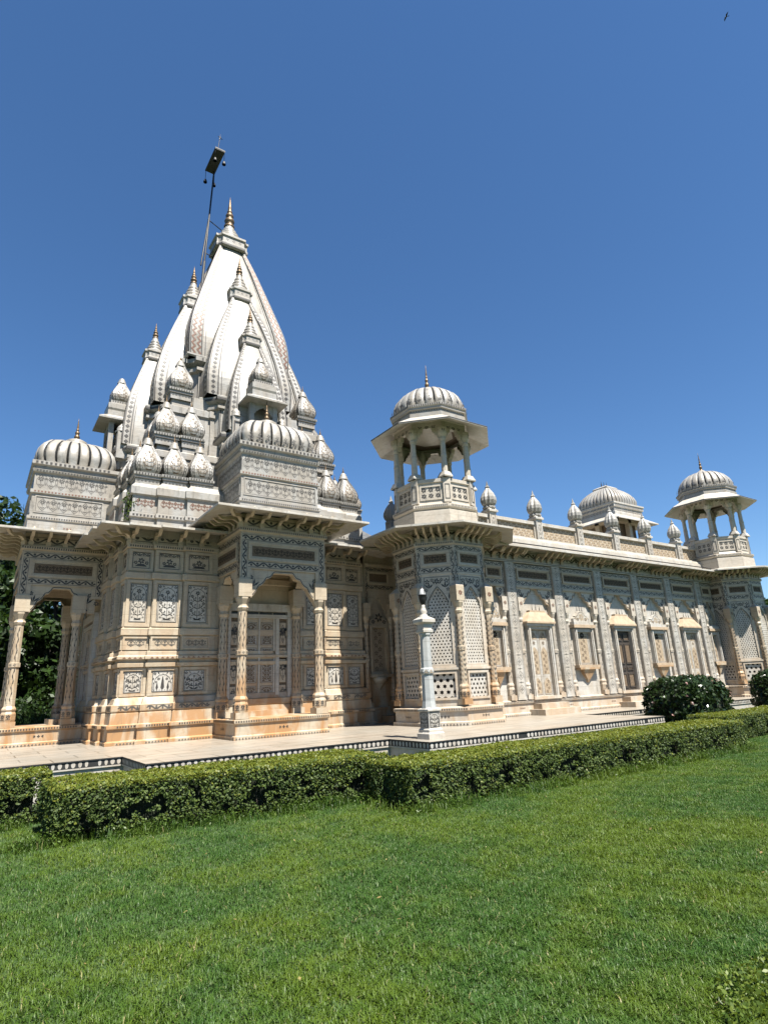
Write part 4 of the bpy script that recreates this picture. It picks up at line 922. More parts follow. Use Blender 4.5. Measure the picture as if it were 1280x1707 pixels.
# parapet: posts with bulb finials and pierced panels
YP = 13.70
def bulb(mb, x, y, z, s=1.0, mat='old'):
    mb.lathe((x, y, z), [(.2*s, -.02), (.24*s, .0), (.24*s, .05), (.19*s, .08), (.26*s, .15), (.30*s, .26), (.285*s, .38), (.22*s, .52), (.13*s, .64), (.07*s, .72), (.09*s, .76), (.05*s, .80), (.03*s, .88), (.004, .98)], mat, 24, False, lambda i: 1 if i % 2 else .86)
FP = FR((0, YP-18.8, 0), (1, 0), (0, -1))
posts = [XP[0]-.12]+[x-.1 for x in XP[1:]]
pp = None
for x in posts:
    if pp is None:
        mb = MB(); mb.box(FP, -.15, .15, 5.58, 6.42, -.15, .15, 'white'); mb.box(FP, -.2, .2, 6.42, 6.49, -.2, .2, 'white'); mb.sweep([(-.18, YP-18.8-.18), (.18, YP-18.8-.18), (.18, YP-18.8+.18), (-.18, YP-18.8+.18)], [(0, 6.49), (-.04, 6.56)], 'white', cap=True)
        mb.decal(FP, rib([(-.09, 5.72), (.09, 5.72), (.09, 6.32), (-.09, 6.32), (-.09, 5.72)], .014)+plant(0, 5.75, .5, .14, 2), .154, 'grey')
        pp = mb.build('parapet_post', hall); m2 = MB(); bulb(m2, 0, YP-18.8, 6.56, .92); m2.build('bulb_finial', pp); pp.location = (x-19.2, 0, 0)
    else: copy_tree(pp, hall, None, (x-19.2, 0, 0))
edges = [12.0]+posts+[26.3]
for a, b in zip(edges, edges[1:]):
    a += .15-19.2; b -= .15+19.2; mb = MB()
    mb.box(FP, a, b, 5.58, 5.74, -.07, .07, 'white'); mb.box(FP, a, b, 6.22, 6.33, -.09, .09, 'white'); mb.box(FP, a, b, 5.74, 6.22, -.04, 0, 'lattice')
    mb.box(FP, a, a+.05, 5.74, 6.22, 0, .06, 'white'); mb.box(FP, b-.05, b, 5.74, 6.22, 0, .06, 'white')
    n = int((b-a-.1)/.09)
    for i in range(n):
        for j in range(5):
            u = a+.07+(b-a-.14)*(i+.5)/n+(.02 if j % 2 else -.02); z = 5.79+.09*j+.01
            mb.decal(FP, [[(u-.03, z-.02), (u+.012, z-.02), (u+.03, z+.02), (u-.012, z+.02)]], .005, 'carved' if (i+j) % 3 else 'white')
    mb.build('parapet_panel', hall)
mb = MB(); bulb(mb, 11.1-19.2, 15.7-18.8, 6.25, .95); mb.box(FR((11.1-19.2, 15.7-18.8, 0), (1, 0), (0, -1)), -.16, .16, 5.5, 6.25, -.16, .16, 'old'); mb.build('corner_finial', hall)
# connecting wing between shrine and hall: recessed wall and slate roof
mb = MB(); FC = FR((10.6-19.2, 15.62-18.8, 0), (1, 0), (0, -1))
mb.box(FC, -1.3, 1.0, 0, 4.7, -.4, 0, 'stone'); mb.box(FC, -1.0, 1.0, 0, .08, 0, .2, 'stone'); mb.box(FC, -1.0, 1.0, .08, .36, 0, .15, 'stone'); mb.box(FC, -1.0, 1.0, .36, .44, 0, .19, 'stone'); mb.box(FC, -.4, .4, 0, .2, .2, .8, 'stone')
u = -.32
arch_plate(mb, FC, -.75, .3, 3.1, 3.95, u, .34, 3.1, 3.72, 0, .07, 'stone', cusps=4, amp=.05)
mb.box(FC, -.78, .4, 3.95, 4.66, 0, .1, 'stone'); mb.frame(FC, -.68, .12, 4.12, 4.52, .05, .1, .14, 'stone'); mb.decal(FC, [[(-.6, 4.2), (.04, 4.2), (.04, 4.44), (-.6, 4.44)]], .104, 'carved')
mb.decal(FC, guilloche(-.76, .3, 3.97, 4.08, .14)+guilloche(-.76, .3, 4.55, 4.64, .14)+guilloche_v(-.76, -.68, 3.1, 4.5, .14), .106, 'inlay')
mb.box(FC, -.78, .5, 4.66, 4.76, 0, .15, 'stone'); mb.box(FC, -.78, .5, 4.76, 5.2, 0, .08, 'stone')
mb.frame(FC, u-.34, u+.34, 1.38, 2.85, .08, 0, .12, 'stone'); mb.decal(FC, [[(u-.2, 1.48), (u+.2, 1.48), (u+.2, 2.75), (u-.2, 2.75)]], .01, 'lattice'); mb.decal(FC, [p for i in range(11) for p in flower(u+(.07 if i % 2 else -.07), 1.55+i*.115, .07, 5)], .016, 'carved')
mb.box(FC, u-.4, u+.4, 1.30, 1.38, 0, .22, 'stone'); mb.lathe(FC(u, 0, 0), [(.02, .9), (.05, .98), (.22, 1.15), (.3, 1.3)], 'stone', 16, True)
mb.add([FC(u+a, b, .10) for a, b in [(-.36, 2.85), (.36, 2.85), (.3, 3.0), (.14, 3.1), (.1, 3.25), (0, 3.4), (-.1, 3.25), (-.14, 3.1), (-.3, 3.0)]], [tuple(range(9))], 'stone'); mb.decal(FC, flower(u, 3.08, .14, 6)+flower(u-.2, 2.95, .07)+flower(u+.2, 2.95, .07), .106, 'inlay')
mb.build('recessed_wall', hall)
mb = MB(); column(mb, 10.6-19.2-.80, 15.5-18.8, .44, 3.1, .08, 'vine', block=3.5); mb.build('slender_column', hall); mb = MB(); column(mb, 10.6-19.2+.12, 15.5-18.8, .44, 3.1, .08, 'vine', block=3.5); mb.build('slender_column', hall)
mb = MB(); q = [(9.75, 14.8, 5.02), (11.6, 14.8, 5.02), (11.6, 15.1, 5.12), (9.75, 15.1, 5.12), (11.6, 18.8, 7.1), (9.0, 18.8, 7.1), (9.75, 15.1, 5.0), (11.6, 15.1, 5.0)]
mb.add([(x-19.2, y-18.8, z) for x, y, z in [(9.7, 14.75, 5.0), (11.6, 14.75, 5.0), (11.6, 14.75, 5.06), (9.7, 14.75, 5.06), (11.6, 15.3, 5.2), (9.7, 15.3, 5.2), (11.6, 15.6, 5.1), (9.7, 15.6, 5.1)]], [(0, 1, 2, 3), (3, 2, 4, 5), (0, 7, 6, 1), (0, 3, 5, 7)], 'white')
mb.add([(x-19.2, y-18.8, z) for x, y, z in [(9.0, 15.25, 5.2), (11.05, 15.25, 5.2), (11.05, 18.8, 7.15), (9.0, 18.8, 7.15), (9.0, 22.3, 5.2), (11.05, 22.3, 5.2)]], [(0, 1, 2, 3), (3, 2, 5, 4)], 'slate')
mb.build('slate_roof', hall)
# square domed pavilion on the hall roof
def roof_pavilion(cx, cy):
    p = bpy.data.objects.new('roof_pavilion', None); col.objects.link(p); p.parent = hall; p.location = (cx-19.2, cy-18.8, 1.97); p.scale = (.92, .92, .92); p['label'] = 'square grooved dome rising behind the parapet'
    mb = MB(); 
    for a in (-1, 0, 1):
        for b in (-1, 0, 1):
            if a or b: mb.box(FR((a*1.15, b*1.15, 0), (1, 0), (0, -1)), -.13, .13, 5.5, 7.6, -.13, .13, 'stone')
    mb.sweep(sq(1.28), [(-.3, 7.3), (0, 7.32), (0, 7.55)], 'stone'); mb.add([(x*.99, y*.99, 7.5) for x, y in sq(1.28)], [(0, 1, 2, 3)], 'carved'); mb.sweep(sq(.95), [(0, 5.3), (0, 7.5)], 'carved'); mb.build('columns_and_lintel', p)  # inner box is dark infill, the interior's shade put into its colour
    mb = MB(); mb.sweep(sq(1.3), [(-.05, 7.58), (.58, 7.28), (.58, 7.34), (0, 7.72)], 'white'); mb.build('pavilion_eave', p)
    mb = MB(); mb.sweep(sq(1.36), [(0, 7.6), (0, 7.85), (-.04, 7.88), (-.04, 8.10), (.02, 8.14), (.02, 8.3), (.06, 8.33), (.06, 8.42), (-.05, 8.45), (-.4, 8.46)], 'white')
    for sd in range(4): f = FRdir(0, 0, -PI/2+sd*PI/2, 1.36); mb.decal(f, dents(-1.3, 1.3, 8.16, 8.26, .1), .024, 'grey'); mb.decal(f, floral(-1.3, 1.3, 7.9, 8.08, .2), -.036, 'grey')
    gored_dome(mb, gore_plan(rrect(1.30, 1.30, 5), 40), [(1.0, 8.44), (1.03, 8.6), (1.02, 8.78), (.96, 8.98), (.84, 9.2), (.68, 9.4), (.52, 9.55), (.36, 9.66)])
    mb.sweep(sq(.46), [(0, 9.62), (.04, 9.66), (.04, 9.72), (-.08, 9.80), (-.2, 9.85)], 'white', cap=True); mb.build('dome', p)
    for x in (-.25, 0, .25):
        mb = MB(); kalash(mb, x, 0, 9.83, .42, .05, 'iron'); mb.build('finial', p)
roof_pavilion(27.7, 18.8)

# ------------------------------------------------------------------ TERRACE, LAWN
t = NT('paving_marble'); g = t.n('ShaderNodeNewGeometry'); pos = g.outputs['Position']
br = t.n('ShaderNodeTexBrick'); t.put(br.inputs['Vector'], pos); br.inputs['Scale'].default_value = 1.0; br.inputs['Brick Width'].default_value = .92; br.inputs['Row Height'].default_value = .62
br.inputs['Mortar Size'].default_value = .013; br.inputs['Color1'].default_value = (0.2763, 0.2382, 0.1906, 1); br.inputs['Color2'].default_value = (0.2287, 0.2048, 0.1667, 1); br.inputs['Mortar'].default_value = (0.0810, 0.0667, 0.0476, 1)
n1 = t.noise(t.scaled(pos, 1, 3.5, 1), .9, 6, .65, 1.2); c = t.mix(t.math('MULTIPLY', t.ramp(n1, .42, .66), .75), br.outputs[0], (0.1572, 0.1286, 0.0953, 1))
n2 = t.noise(pos, .6, 3); c = t.mix(t.math('MULTIPLY', t.ramp(n2, .4, .7), .4), c, (0.2620, 0.2478, 0.2191, 1)); t.put(t.b.inputs['Base Color'], c); t.put(t.b.inputs['Roughness'], t.math('MULTIPLY_ADD', n1, .4, .15)); M['paving'] = t.m
TP = [(-14, 12.33), (2.47, 12.33), (2.47, 10.56), (7.13, 10.56), (7.13, 9.24), (14.62, 9.24), (14.62, 11.7), (40, 11.7), (40, 32), (-14, 32)]
mb = MB(); mb.sweep(TP, [(-.03, -.62), (-.03, -.16), (0, -.15), (0, -.125)], 'white'); mb.sweep(TP, [(0, -.125), (0, -.02), (.015, -.018), (.015, 0)], 'black')
mb.add([(x, y, 0.001) for x, y in [(p[0], p[1]) for p in TP]], [tuple(range(len(TP)))], 'paving')
for (x0, y0), (x1, y1) in zip(TP[:7], TP[1:8]):
    L = math.hypot(x1-x0, y1-y0); u = ((x1-x0)/L, (y1-y0)/L); f = FR((x0, y0, 0), u, (u[1], -u[0])); n = int(L/.105)
    P = []
    for i in range(n):
        c_ = (i+.5)*L/n+random.uniform(-.004, .004); k = random.uniform(.72, 1.08); q = random.uniform(-.022, -.03)
        if random.random() < .96: P.append([(c_-.012, q), (c_-.036*k, -.055), (c_-.03*k, -.09), (c_-.012, -.115), (c_+.012, -.115), (c_+.03*k, -.09), (c_+.036*k, -.055), (c_+.012, q)])
    mb.decal(f, P, .003, 'white')
ter = mb.build('terrace'); tag(ter, 'low pale marble terrace with a black and white lotus-pattern edge', kind='structure')

t = NT('lawn_soil'); g = t.n('ShaderNodeNewGeometry'); pos = g.outputs['Position']
n1 = t.noise(pos, 1.3, 6, .65); n2 = t.noise(pos, 22, 4, .7)
c = t.mix(t.ramp(n1, .35, .7), (0.0167, 0.0405, 0.0057, 1), (0.0286, 0.0572, 0.0095, 1)); c = t.mix(t.math('MULTIPLY', t.ramp(n2, .5, .75), .5), c, (0.0476, 0.0476, 0.0167, 1))
t.put(t.b.inputs['Base Color'], c); t.b.inputs['Roughness'].default_value = 1; t.bump(n2, .6, .03); M['soil'] = t.m
mb = MB(); ZL = -.62
mb.add([(-600, -300, ZL), (900, -300, ZL), (900, 1200, ZL), (-600, 1200, ZL)], [(0, 1, 2, 3)], 'soil'); lawn = mb.build('lawn'); tag(lawn, kind='structure')

# leaf-card clouds --------------------------------------------------
def cards(name, P, size, mat, up=.3, parent=None, jitter=.35, N=None, aspect=.55, extra=None):
    """one mesh of many small leaf quads at points P; N = preferred normals"""
    n = len(P); s = size*(1+jitter*rng.standard_normal(n)).clip(.5, 1.8)
    d = rng.standard_normal((n, 3)); 
    if N is not None: d = d*.75+N
    d[:, 2] += up; d /= np.linalg.norm(d, axis=1)[:, None]
    r = rng.standard_normal((n, 3)); u = np.cross(d, r); u /= np.linalg.norm(u, axis=1)[:, None]; v = np.cross(d, u)
    a = s[:, None]*u; b = s[:, None]*v*aspect
    V = np.stack([P-a, P-a*.1-b, P+a, P-a*.1+b], 1).reshape(-1, 3)
    me = bpy.data.meshes.new(name); me.vertices.add(4*n); me.vertices.foreach_set('co', V.ravel())
    me.loops.add(4*n); me.loops.foreach_set('vertex_index', np.arange(4*n, dtype=np.int32)); me.polygons.add(n)
    me.polygons.foreach_set('loop_start', np.arange(0, 4*n, 4, dtype=np.int32)); me.polygons.foreach_set('loop_total', np.full(n, 4, np.int32))
    if isinstance(mat, list):
        for m_ in mat: me.materials.append(m_)
        me.polygons.foreach_set('material_index', extra.astype(np.int32))
    else: me.materials.append(mat)
    me.update(calc_edges=True); o = bpy.data.objects.new(name, me); col.objects.link(o)
    if parent: o.parent = parent
    return o
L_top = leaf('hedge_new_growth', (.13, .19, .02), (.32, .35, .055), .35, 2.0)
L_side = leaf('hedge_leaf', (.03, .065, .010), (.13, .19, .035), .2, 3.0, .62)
L_bush = leaf('glossy_bush_leaf', (.018, .035, .012), (.045, .08, .022), .12, 2.0, .28)
L_flow = leaf('pale_pink_petal', (.62, .34, .32), (.68, .52, .48), .3, 2.0)
L_tree = leaf('tree_leaf', (.016, .036, .009), (.05, .10, .02), .25, .5, .45)
L_tree2 = leaf('yellowish_tree_leaf', (.03, .06, .012), (.09, .15, .03), .3, .5, .45)
L_twig = M['bark']

def noise2(x, y, s): return (np.sin(x*s*1.7+y*s*.9+1.3)+np.sin(x*s*.8-y*s*2.1+.4)+np.sin(x*s*3.1+2.0)*.5+np.sin(y*s*2.9+.7)*.5)/3
def hedge(x0, x1, y0, y1, z1, label, name='hedge', cat='hedge', dens=4000, slope=0.0, lean=0.0, sub_ends=()):
    """clipped hedge: stems, dark core and leaf cards on top and sides"""
    h = empty(name, ((x0+x1)/2, (y0+y1)/2, ZL), label, cat, 'clipped hedges along the terrace')
    lx, ly, H_ = x1-x0, y1-y0, z1-ZL; cx, cy = (x0+x1)/2, (y0+y1)/2
    pts = []; nrm = []; kind = []
    # top
    n = int(lx*ly*dens*1.25); a = rng.random((n, 3)); X = a[:, 0]*lx-lx/2; Y = a[:, 1]*ly-ly/2
    edge = np.minimum.reduce([X+lx/2, lx/2-X, Y+ly/2, ly/2-Y]).clip(0, .15)/.15
    Z = H_-.05*(1-edge)**2+.032*noise2(X, Y, 2.2)+.024*noise2(X, Y, 9)-np.abs(rng.standard_normal(n))*.025
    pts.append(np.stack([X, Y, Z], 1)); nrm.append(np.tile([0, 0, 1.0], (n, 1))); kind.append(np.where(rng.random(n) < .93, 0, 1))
    # sides
    for (ax, sgn, L) in (('y', -1, lx), ('x', -1, ly), ('x', 1, ly), ('y', 1, lx)):
        n = int(L*H_*dens*(1.3 if sgn < 0 else .8)); t_ = rng.random(n)*L-L/2; z = rng.random(n)**.85*H_
        gap = noise2(t_, z, 5.0)+noise2(t_*1.7, z*1.9, 9.0)*.7; keep = (gap > -.38) | (z > H_*.75) & (rng.random(n) < .8); t_, z, gap = t_[keep], z[keep], gap[keep]; n = len(t_)
        dd = np.abs(rng.standard_normal(n))*.07+.04*np.sin(z/H_*PI)*-.5+.03*noise2(t_, z, 3)+np.where(z < H_*.25, .07*(1-z/(H_*.25)), 0)
        if ax == 'y': P = np.stack([t_, np.full(n, sgn*ly/2)-sgn*dd, z], 1); N_ = np.tile([0, sgn, .5], (n, 1))
        else: P = np.stack([np.full(n, sgn*lx/2)-sgn*dd, t_, z], 1); N_ = np.tile([sgn, 0, .5], (n, 1))
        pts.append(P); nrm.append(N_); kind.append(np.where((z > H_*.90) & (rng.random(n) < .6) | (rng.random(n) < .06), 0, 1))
    P = np.concatenate(pts); N_ = np.concatenate(nrm).astype(float); K = np.concatenate(kind)
    P[:, 1] += lean*(P[:, 0]); 
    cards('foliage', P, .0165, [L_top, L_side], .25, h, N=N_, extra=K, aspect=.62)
    mb = MB(); f = FR((0, 0, 0), (1, 0), (0, -1)); m = int(lx*5)
    xs = np.linspace(-lx/2+.2, lx/2-.2, max(3, m))
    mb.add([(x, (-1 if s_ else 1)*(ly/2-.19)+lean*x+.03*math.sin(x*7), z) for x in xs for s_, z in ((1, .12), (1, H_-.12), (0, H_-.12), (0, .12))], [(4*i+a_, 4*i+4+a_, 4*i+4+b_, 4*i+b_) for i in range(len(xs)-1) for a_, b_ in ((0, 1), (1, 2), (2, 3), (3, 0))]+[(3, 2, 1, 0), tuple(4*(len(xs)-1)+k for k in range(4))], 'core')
    for i in range(int(lx*7)):
        x = (random.random()-.5)*lx*.95; y = (random.random()*.25-.5+.05)*ly*.9 if random.random() < .6 else (random.random()-.5)*ly*.85
        mb.tube((x, y+lean*x, 0), (x+random.uniform(-.08, .08), y+lean*x+random.uniform(-.06, .06), H_*.75), .008, 'bark', 4, .003)
    mb.build('twigs', h)
    return h
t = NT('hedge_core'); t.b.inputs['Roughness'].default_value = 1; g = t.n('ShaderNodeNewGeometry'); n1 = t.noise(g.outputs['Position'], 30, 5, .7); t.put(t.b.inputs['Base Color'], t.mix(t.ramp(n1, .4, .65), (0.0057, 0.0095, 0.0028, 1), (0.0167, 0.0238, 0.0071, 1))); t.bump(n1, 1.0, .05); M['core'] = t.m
hedge(-6, 1.15, 10.30, 11.35, .06, 'hedge piece at the far left, set back beside the terrace step')
hedge(.98, 5.55, 8.42, 9.60, 0.03, 'long clipped hedge in front of the shrine porch, its corner jutting towards the lawn', lean=-.09)
hedge(5.05, 14.1, 7.05, 8.15, -.01, 'longest clipped hedge in front of the lamp post and the tower')
hedge(15.2, 26, 8.0, 9.0, .0, 'short far piece of hedge at the right edge behind the gap')

def bush(x, y, rx, ry, H_, label, nl=9000, flowers=60):
    b = empty('flowering_bush', (x, y, ZL), label, 'bush', 'rounded flowering bushes behind the hedge')
    n = nl; a = rng.standard_normal((n, 3)); a /= np.linalg.norm(a, axis=1)[:, None]
    a = np.sign(a)*np.abs(a)**.72; r = (1-np.abs(rng.standard_normal(n))*.10)*(1+.05*noise2(a[:, 0]*3, a[:, 2]*3+a[:, 1]*2, 3))
    P = a*r[:, None]*np.array([rx, ry, H_*.55]); P[:, 2] += H_*.5; N_ = a.copy(); P = P[P[:, 2] > 0]; N_ = N_[:len(P)]*0+P-np.array([0, 0, H_*.5]); N_ /= np.linalg.norm(N_, axis=1)[:, None]
    cards('foliage', P, .055, L_bush, .25, b, N=N_*.9, aspect=.5)
    n = flowers; a = rng.standard_normal((n, 3)); a[:, 1] -= .6; a /= np.linalg.norm(a, axis=1)[:, None]; a = np.sign(a)*np.abs(a)**.72; P = a*np.array([rx, ry, H_*.55])*1.0; P[:, 2] += H_*.5; P = P[P[:, 2] > .1]
    P = np.repeat(P, 6, 0)+rng.standard_normal((len(P)*6, 3))*.018
    cards('blossoms', P, .028, L_flow, .2, b, aspect=.8)
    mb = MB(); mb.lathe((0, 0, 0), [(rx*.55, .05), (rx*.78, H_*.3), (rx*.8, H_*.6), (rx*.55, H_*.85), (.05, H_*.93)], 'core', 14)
    for i in range(10):
        q = 2*PI*i/10; mb.tube((math.cos(q)*.1, math.sin(q)*.1, 0), (math.cos(q)*rx*.5, math.sin(q)*ry*.5, H_*.6), .02, 'bark', 5, .008)
    mb.build('stems', b)
bush(16.95, 9.95, 1.15, 1.0, 1.50, 'large round dark-leaved bush with pale blossoms in front of the hall', 13000, 26)
bush(22.7, 9.75, 1.1, 1.0, 1.60, 'second dark flowering bush cut by the right edge of the photo', 9000, 12)

# ------------------------------------------------------------------ lamp post
lp = empty('lamp_post', (7.61, 9.80, 0), 'pale marble lamp post with a small lantern at the terrace corner', 'lamp post')
mb = MB(); mb.sweep(sq(.142), [(.05, 0), (.05, .10), (.025, .13), (.025, .17), (0, .20), (0, .50), (.025, .52), (.025, .55), (-.03, .58)], 'white', cap=True)
for sd in range(4):
    f = FRdir(0, 0, -PI/2+sd*PI/2, .142); mb.decal(f, carpet(-.115, .115, .22, .49, 0, .010), .004, 'grey')
mb.build('pedestal', lp)
mb = MB(); mb.lathe((0, 0, 0), [(.150, .56), (.130, .70), (.120, 1.20), (.137, 1.22), (.148, 1.26), (.137, 1.32), (.118, 1.34), (.106, 1.95), (.125, 1.99), (.125, 2.02)], 'blue', 8, False)
for a in (-90, -135, -45, 180, 0): mb.decal(FRdir(0, 0, R(a), .140), flower(0, 1.27, .035, 5)+rib([(-.04, 1.24), (.04, 1.24)], .01), .0, 'lattice')
mb.build('shaft', lp)
mb = MB(); mb.sweep(sq(.105), [(-.02, 2.0), (.02, 2.04), (.02, 2.09), (0, 2.10), (0, 2.20), (.06, 2.24), (.06, 2.30), (-.03, 2.36)], 'white', cap=True); mb.lathe((0, 0, 2.34), [(.105, 0), (.08, .05), (.06, .08), (.08, .12), (.055, .17), (.04, .22), (.042, .26)], 'white', 12)
mb.build('capital', lp)
mb = MB(); mb.lathe((0, 0, 2.60), [(.03, 0), (.035, .02), (.06, .06), (.075, .13), (.08, .19), (.088, .20), (.088, .215), (.06, .22)], 'iron', 12); mb.lathe((0, 0, 2.83), [(.066, -.01), (.060, .03), (.035, .10), (.02, .12)], 'glass', 12); mb.lathe((0, 0, 2.95), [(.03, -.01), (.028, .015), (.010, .03), (.004, .06)], 'iron', 10)
lan = mb.build('lantern', lp)
mb = MB()
for k in range(3):
    a = k*2*PI/3+.5; mb.tube((math.cos(a)*.08, math.sin(a)*.08, 2.83), (math.cos(a)*.045, math.sin(a)*.045, 2.97), .005, 'iron', 4)
mb.build('cage', lan)

# ------------------------------------------------------------------ trees, weeds, bird
def tree(x, y, H_, rad, label, n=9000, mat=None, base=.1, z=ZL, leafs=.16):
    t_ = empty('tree', (x, y, z), label, 'tree', 'leafy trees behind the buildings')
    mb = MB(); rx = random.Random(int(x*10+y)); top = (rx.uniform(-.3, .3), rx.uniform(-.3, .3), H_*.6)
    mb.tube((0, 0, 0), top, rad*.09, 'bark', 9, rad*.04); blobs = []
    for i in range(26):
        a = rx.uniform(0, 2*PI); q = rx.uniform(.15, 1)**.6; zz = H_*rx.uniform(base+.08, .94); rr = rad*q*math.sin(min(1, max(.15, (1.06-zz/H_)*1.5))*PI/2)
        c_ = (math.cos(a)*rr, math.sin(a)*rr, zz); mb.tube((top[0]*zz/H_, top[1]*zz/H_, zz*.6), c_, rad*.025, 'bark', 5, .01); blobs.append((c_, rad*rx.uniform(.22, .42)))
    mb.build('trunk', t_)
    Ps = []; Ns = []
    for c_, r_ in blobs:
        m = n//26; a = rng.standard_normal((m, 3)); a /= np.linalg.norm(a, axis=1)[:, None]; rr = r_*(rng.random(m)**.33)*(1+.25*noise2(a[:, 0]*2, a[:, 2]*3, 3))
        P = a*rr[:, None]*np.array([1.1, 1.1, .75])+np.array(c_); Ps.append(P); Ns.append(a*.5)
    cards('crown', np.concatenate(Ps), leafs, mat or L_tree, .5, t_, N=np.concatenate(Ns), aspect=.5)
tree(-1.2, 36, 12.6, 5.2, 'broad dark tree farthest left, its top above the side porch', 16000)
tree(3.0, 30, 8.6, 4.0, 'dark tree seen through the arch of the side porch', 26000, L_tree, base=-.05, leafs=.15)
tree(-4.5, 27, 8.2, 3.6, 'lighter green tree left of the side porch', 12000, L_tree2)
tree(1.0, 42, 11.0, 5.5, 'dark tree behind the shrine', 12000)
tree(84, 37, 10.5, 5.5, 'distant tree at the right edge beyond the far tower', 8000, L_tree, leafs=.28)
tree(96, 30, 9.0, 5.5, 'second distant tree at the right edge beyond the far tower', 8000, L_tree2, leafs=.28)
tree(62, 46, 12.6, 3.2, 'distant tree top showing just above the parapet', 5000, L_tree, leafs=.25)
# dark undergrowth behind the left porch and tall grass
n = 26000; X = rng.random(n)*16-8; Y = 22.5+rng.random(n)*6; hgt = 1.6+2.2*(noise2(X, Y, .8)+.6).clip(.1, 2); Z = ZL+hgt*rng.random(n)**.6*((Y-22.4)/6).clip(.2, 1)
o = cards('undergrowth', np.stack([X, Y, Z], 1), .10, L_tree, .4); tag(o, 'dark leafy undergrowth behind the side porch', 'undergrowth', kind='stuff')

def blades(name, n, fx, lo, hi, wid, mats, bend=.5, tr=1.0):
    """grass blades as bent two-segment strips on random spots"""
    XY = fx(n); n = len(XY); h = (lo+(hi-lo)*rng.random(n)**1.3)*(1+.45*noise2(XY[:, 0], XY[:, 1], 5)+.3*noise2(XY[:, 0], XY[:, 1], 17)).clip(.35, 2); a = rng.random(n)*2*PI; b = (rng.random(n)*bend+.1)*h
    w_ = wid*(.6+.8*rng.random(n)); ux, uy = np.cos(a), np.sin(a); px, py = -uy*w_/2, ux*w_/2; z0 = np.full(n, ZL)
    base = np.stack([XY[:, 0], XY[:, 1], z0], 1)
    def pt(f, k, zz): return base+np.stack([ux*b*f+px*k, uy*b*f+py*k, h*zz], 1)
    V = np.stack([pt(0, -1, 0), pt(0, 1, 0), pt(.35, .8, .6), pt(.35, -.8, .6), pt(1.0, 0, 1.0-.12*bend)], 1).reshape(-1, 3)
    me = bpy.data.meshes.new(name); me.vertices.add(5*n); me.vertices.foreach_set('co', V.ravel())
    li = (np.arange(n)[:, None]*5+np.array([0, 1, 2, 3, 3, 2, 4])).ravel().astype(np.int32); me.loops.add(7*n); me.loops.foreach_set('vertex_index', li)
    me.polygons.add(2*n); ls = (np.arange(n)[:, None]*7+np.array([0, 4])).ravel().astype(np.int32); me.polygons.foreach_set('loop_start', ls); me.polygons.foreach_set('loop_total', np.tile([4, 3], n).astype(np.int32))
    me.materials.append(mats); me.update(calc_edges=True); o = bpy.data.objects.new(name, me); col.objects.link(o); return o
t = NT('grass_blade'); g = t.n('ShaderNodeNewGeometry'); pos = g.outputs['Position']; rnd = g.outputs['Random Per Island']
n1 = t.noise(pos, .7, 4, .6); n2 = t.noise(pos, 4, 4, .6); n3 = t.noise(pos, .33, 2, .5); f_ = t.math('ADD', t.math('MULTIPLY', n1, .45), t.math('ADD', t.math('MULTIPLY', n2, .3), t.math('MULTIPLY', n3, .25)))
c = t.mix(t.ramp(f_, .43, .59), (0.0241, 0.0664, 0.0108, 1), (0.0664, 0.1013, 0.0066, 1)); c = t.mix(t.math('MULTIPLY', rnd, .45), c, (0.0706, 0.1203, 0.0166, 1)); c = t.mix(t.math('MULTIPLY', t.math('GREATER_THAN', rnd, .93), .7), c, (0.1328, 0.1826, 0.0581, 1)); c = t.mix(t.math('MULTIPLY', t.math('GREATER_THAN', rnd, .988), .8), c, (0.2324, 0.1992, 0.0913, 1))  # random pale blades carry glossy highlights painted into their colour
t.put(t.b.inputs['Base Color'], c); t.b.inputs['Roughness'].default_value = .45; t.b.inputs['Specular IOR Level'].default_value = .2
tr = t.n('ShaderNodeBsdfTranslucent'); t.put(tr.inputs[0], c); mx = t.n('ShaderNodeMixShader'); mx.inputs[0].default_value = .3
t.t.links.new(t.b.outputs[0], mx.inputs[1]); t.t.links.new(tr.outputs[0], mx.inputs[2]); t.t.links.new(mx.outputs[0], t.t.nodes['Material Output'].inputs[0]); GR = t.m
def lawn_pts(n):
    # denser near the viewer; limited to the wedge in front of the hedges
    Y = 1.0+9.4*rng.random(n)**1.25; lo = Y*.02-.6; hi = Y*2.25+1.2; X = lo+(hi-lo)*rng.random(n)
    k = (Y < 7.3) | ((X < 5.2) & (Y < 8.7)) | ((X < 1.1) & (Y < 10.5)) | ((X > 14) & (Y < 9)); X, Y = X[k], Y[k]
    return np.stack([X, Y], 1)
o = blades('grass', 1000000, lawn_pts, .016, .050, .0050, GR, 1.7); tag(o, 'short bright green lawn grass in front of the hedges', 'grass', kind='stuff')
def tall_pts(n): return np.stack([rng.random(n)*12-7.5, 21.2+rng.random(n)*2.2], 1)
o = blades('tall_grass', 9000, tall_pts, .7, 1.5, .03, L_tree2, .5); tag(o, 'tall green grass seen behind the side porch', 'grass', kind='stuff')
def foot_pts(n):
    out = []
    for (x0, y0, x1, y1, k) in ((.6, 8.72, 5.2, 8.18, .4), (5.0, 6.98, 14.1, 6.98, .45), (-1, 10.2, .9, 10.2, .1), (4.95, 7.0, 4.95, 8.2, .05)):
        m = int(n*k); t_ = rng.random(m); out.append(np.stack([x0+(x1-x0)*t_, y0+(y1-y0)*t_], 1)+np.stack([rng.standard_normal(m)*.05, rng.standard_normal(m)*.09], 1))
    P = np.concatenate(out); return P[noise2(P[:, 0], P[:, 1], 3.5)+rng.random(len(P))*.9 > .25]
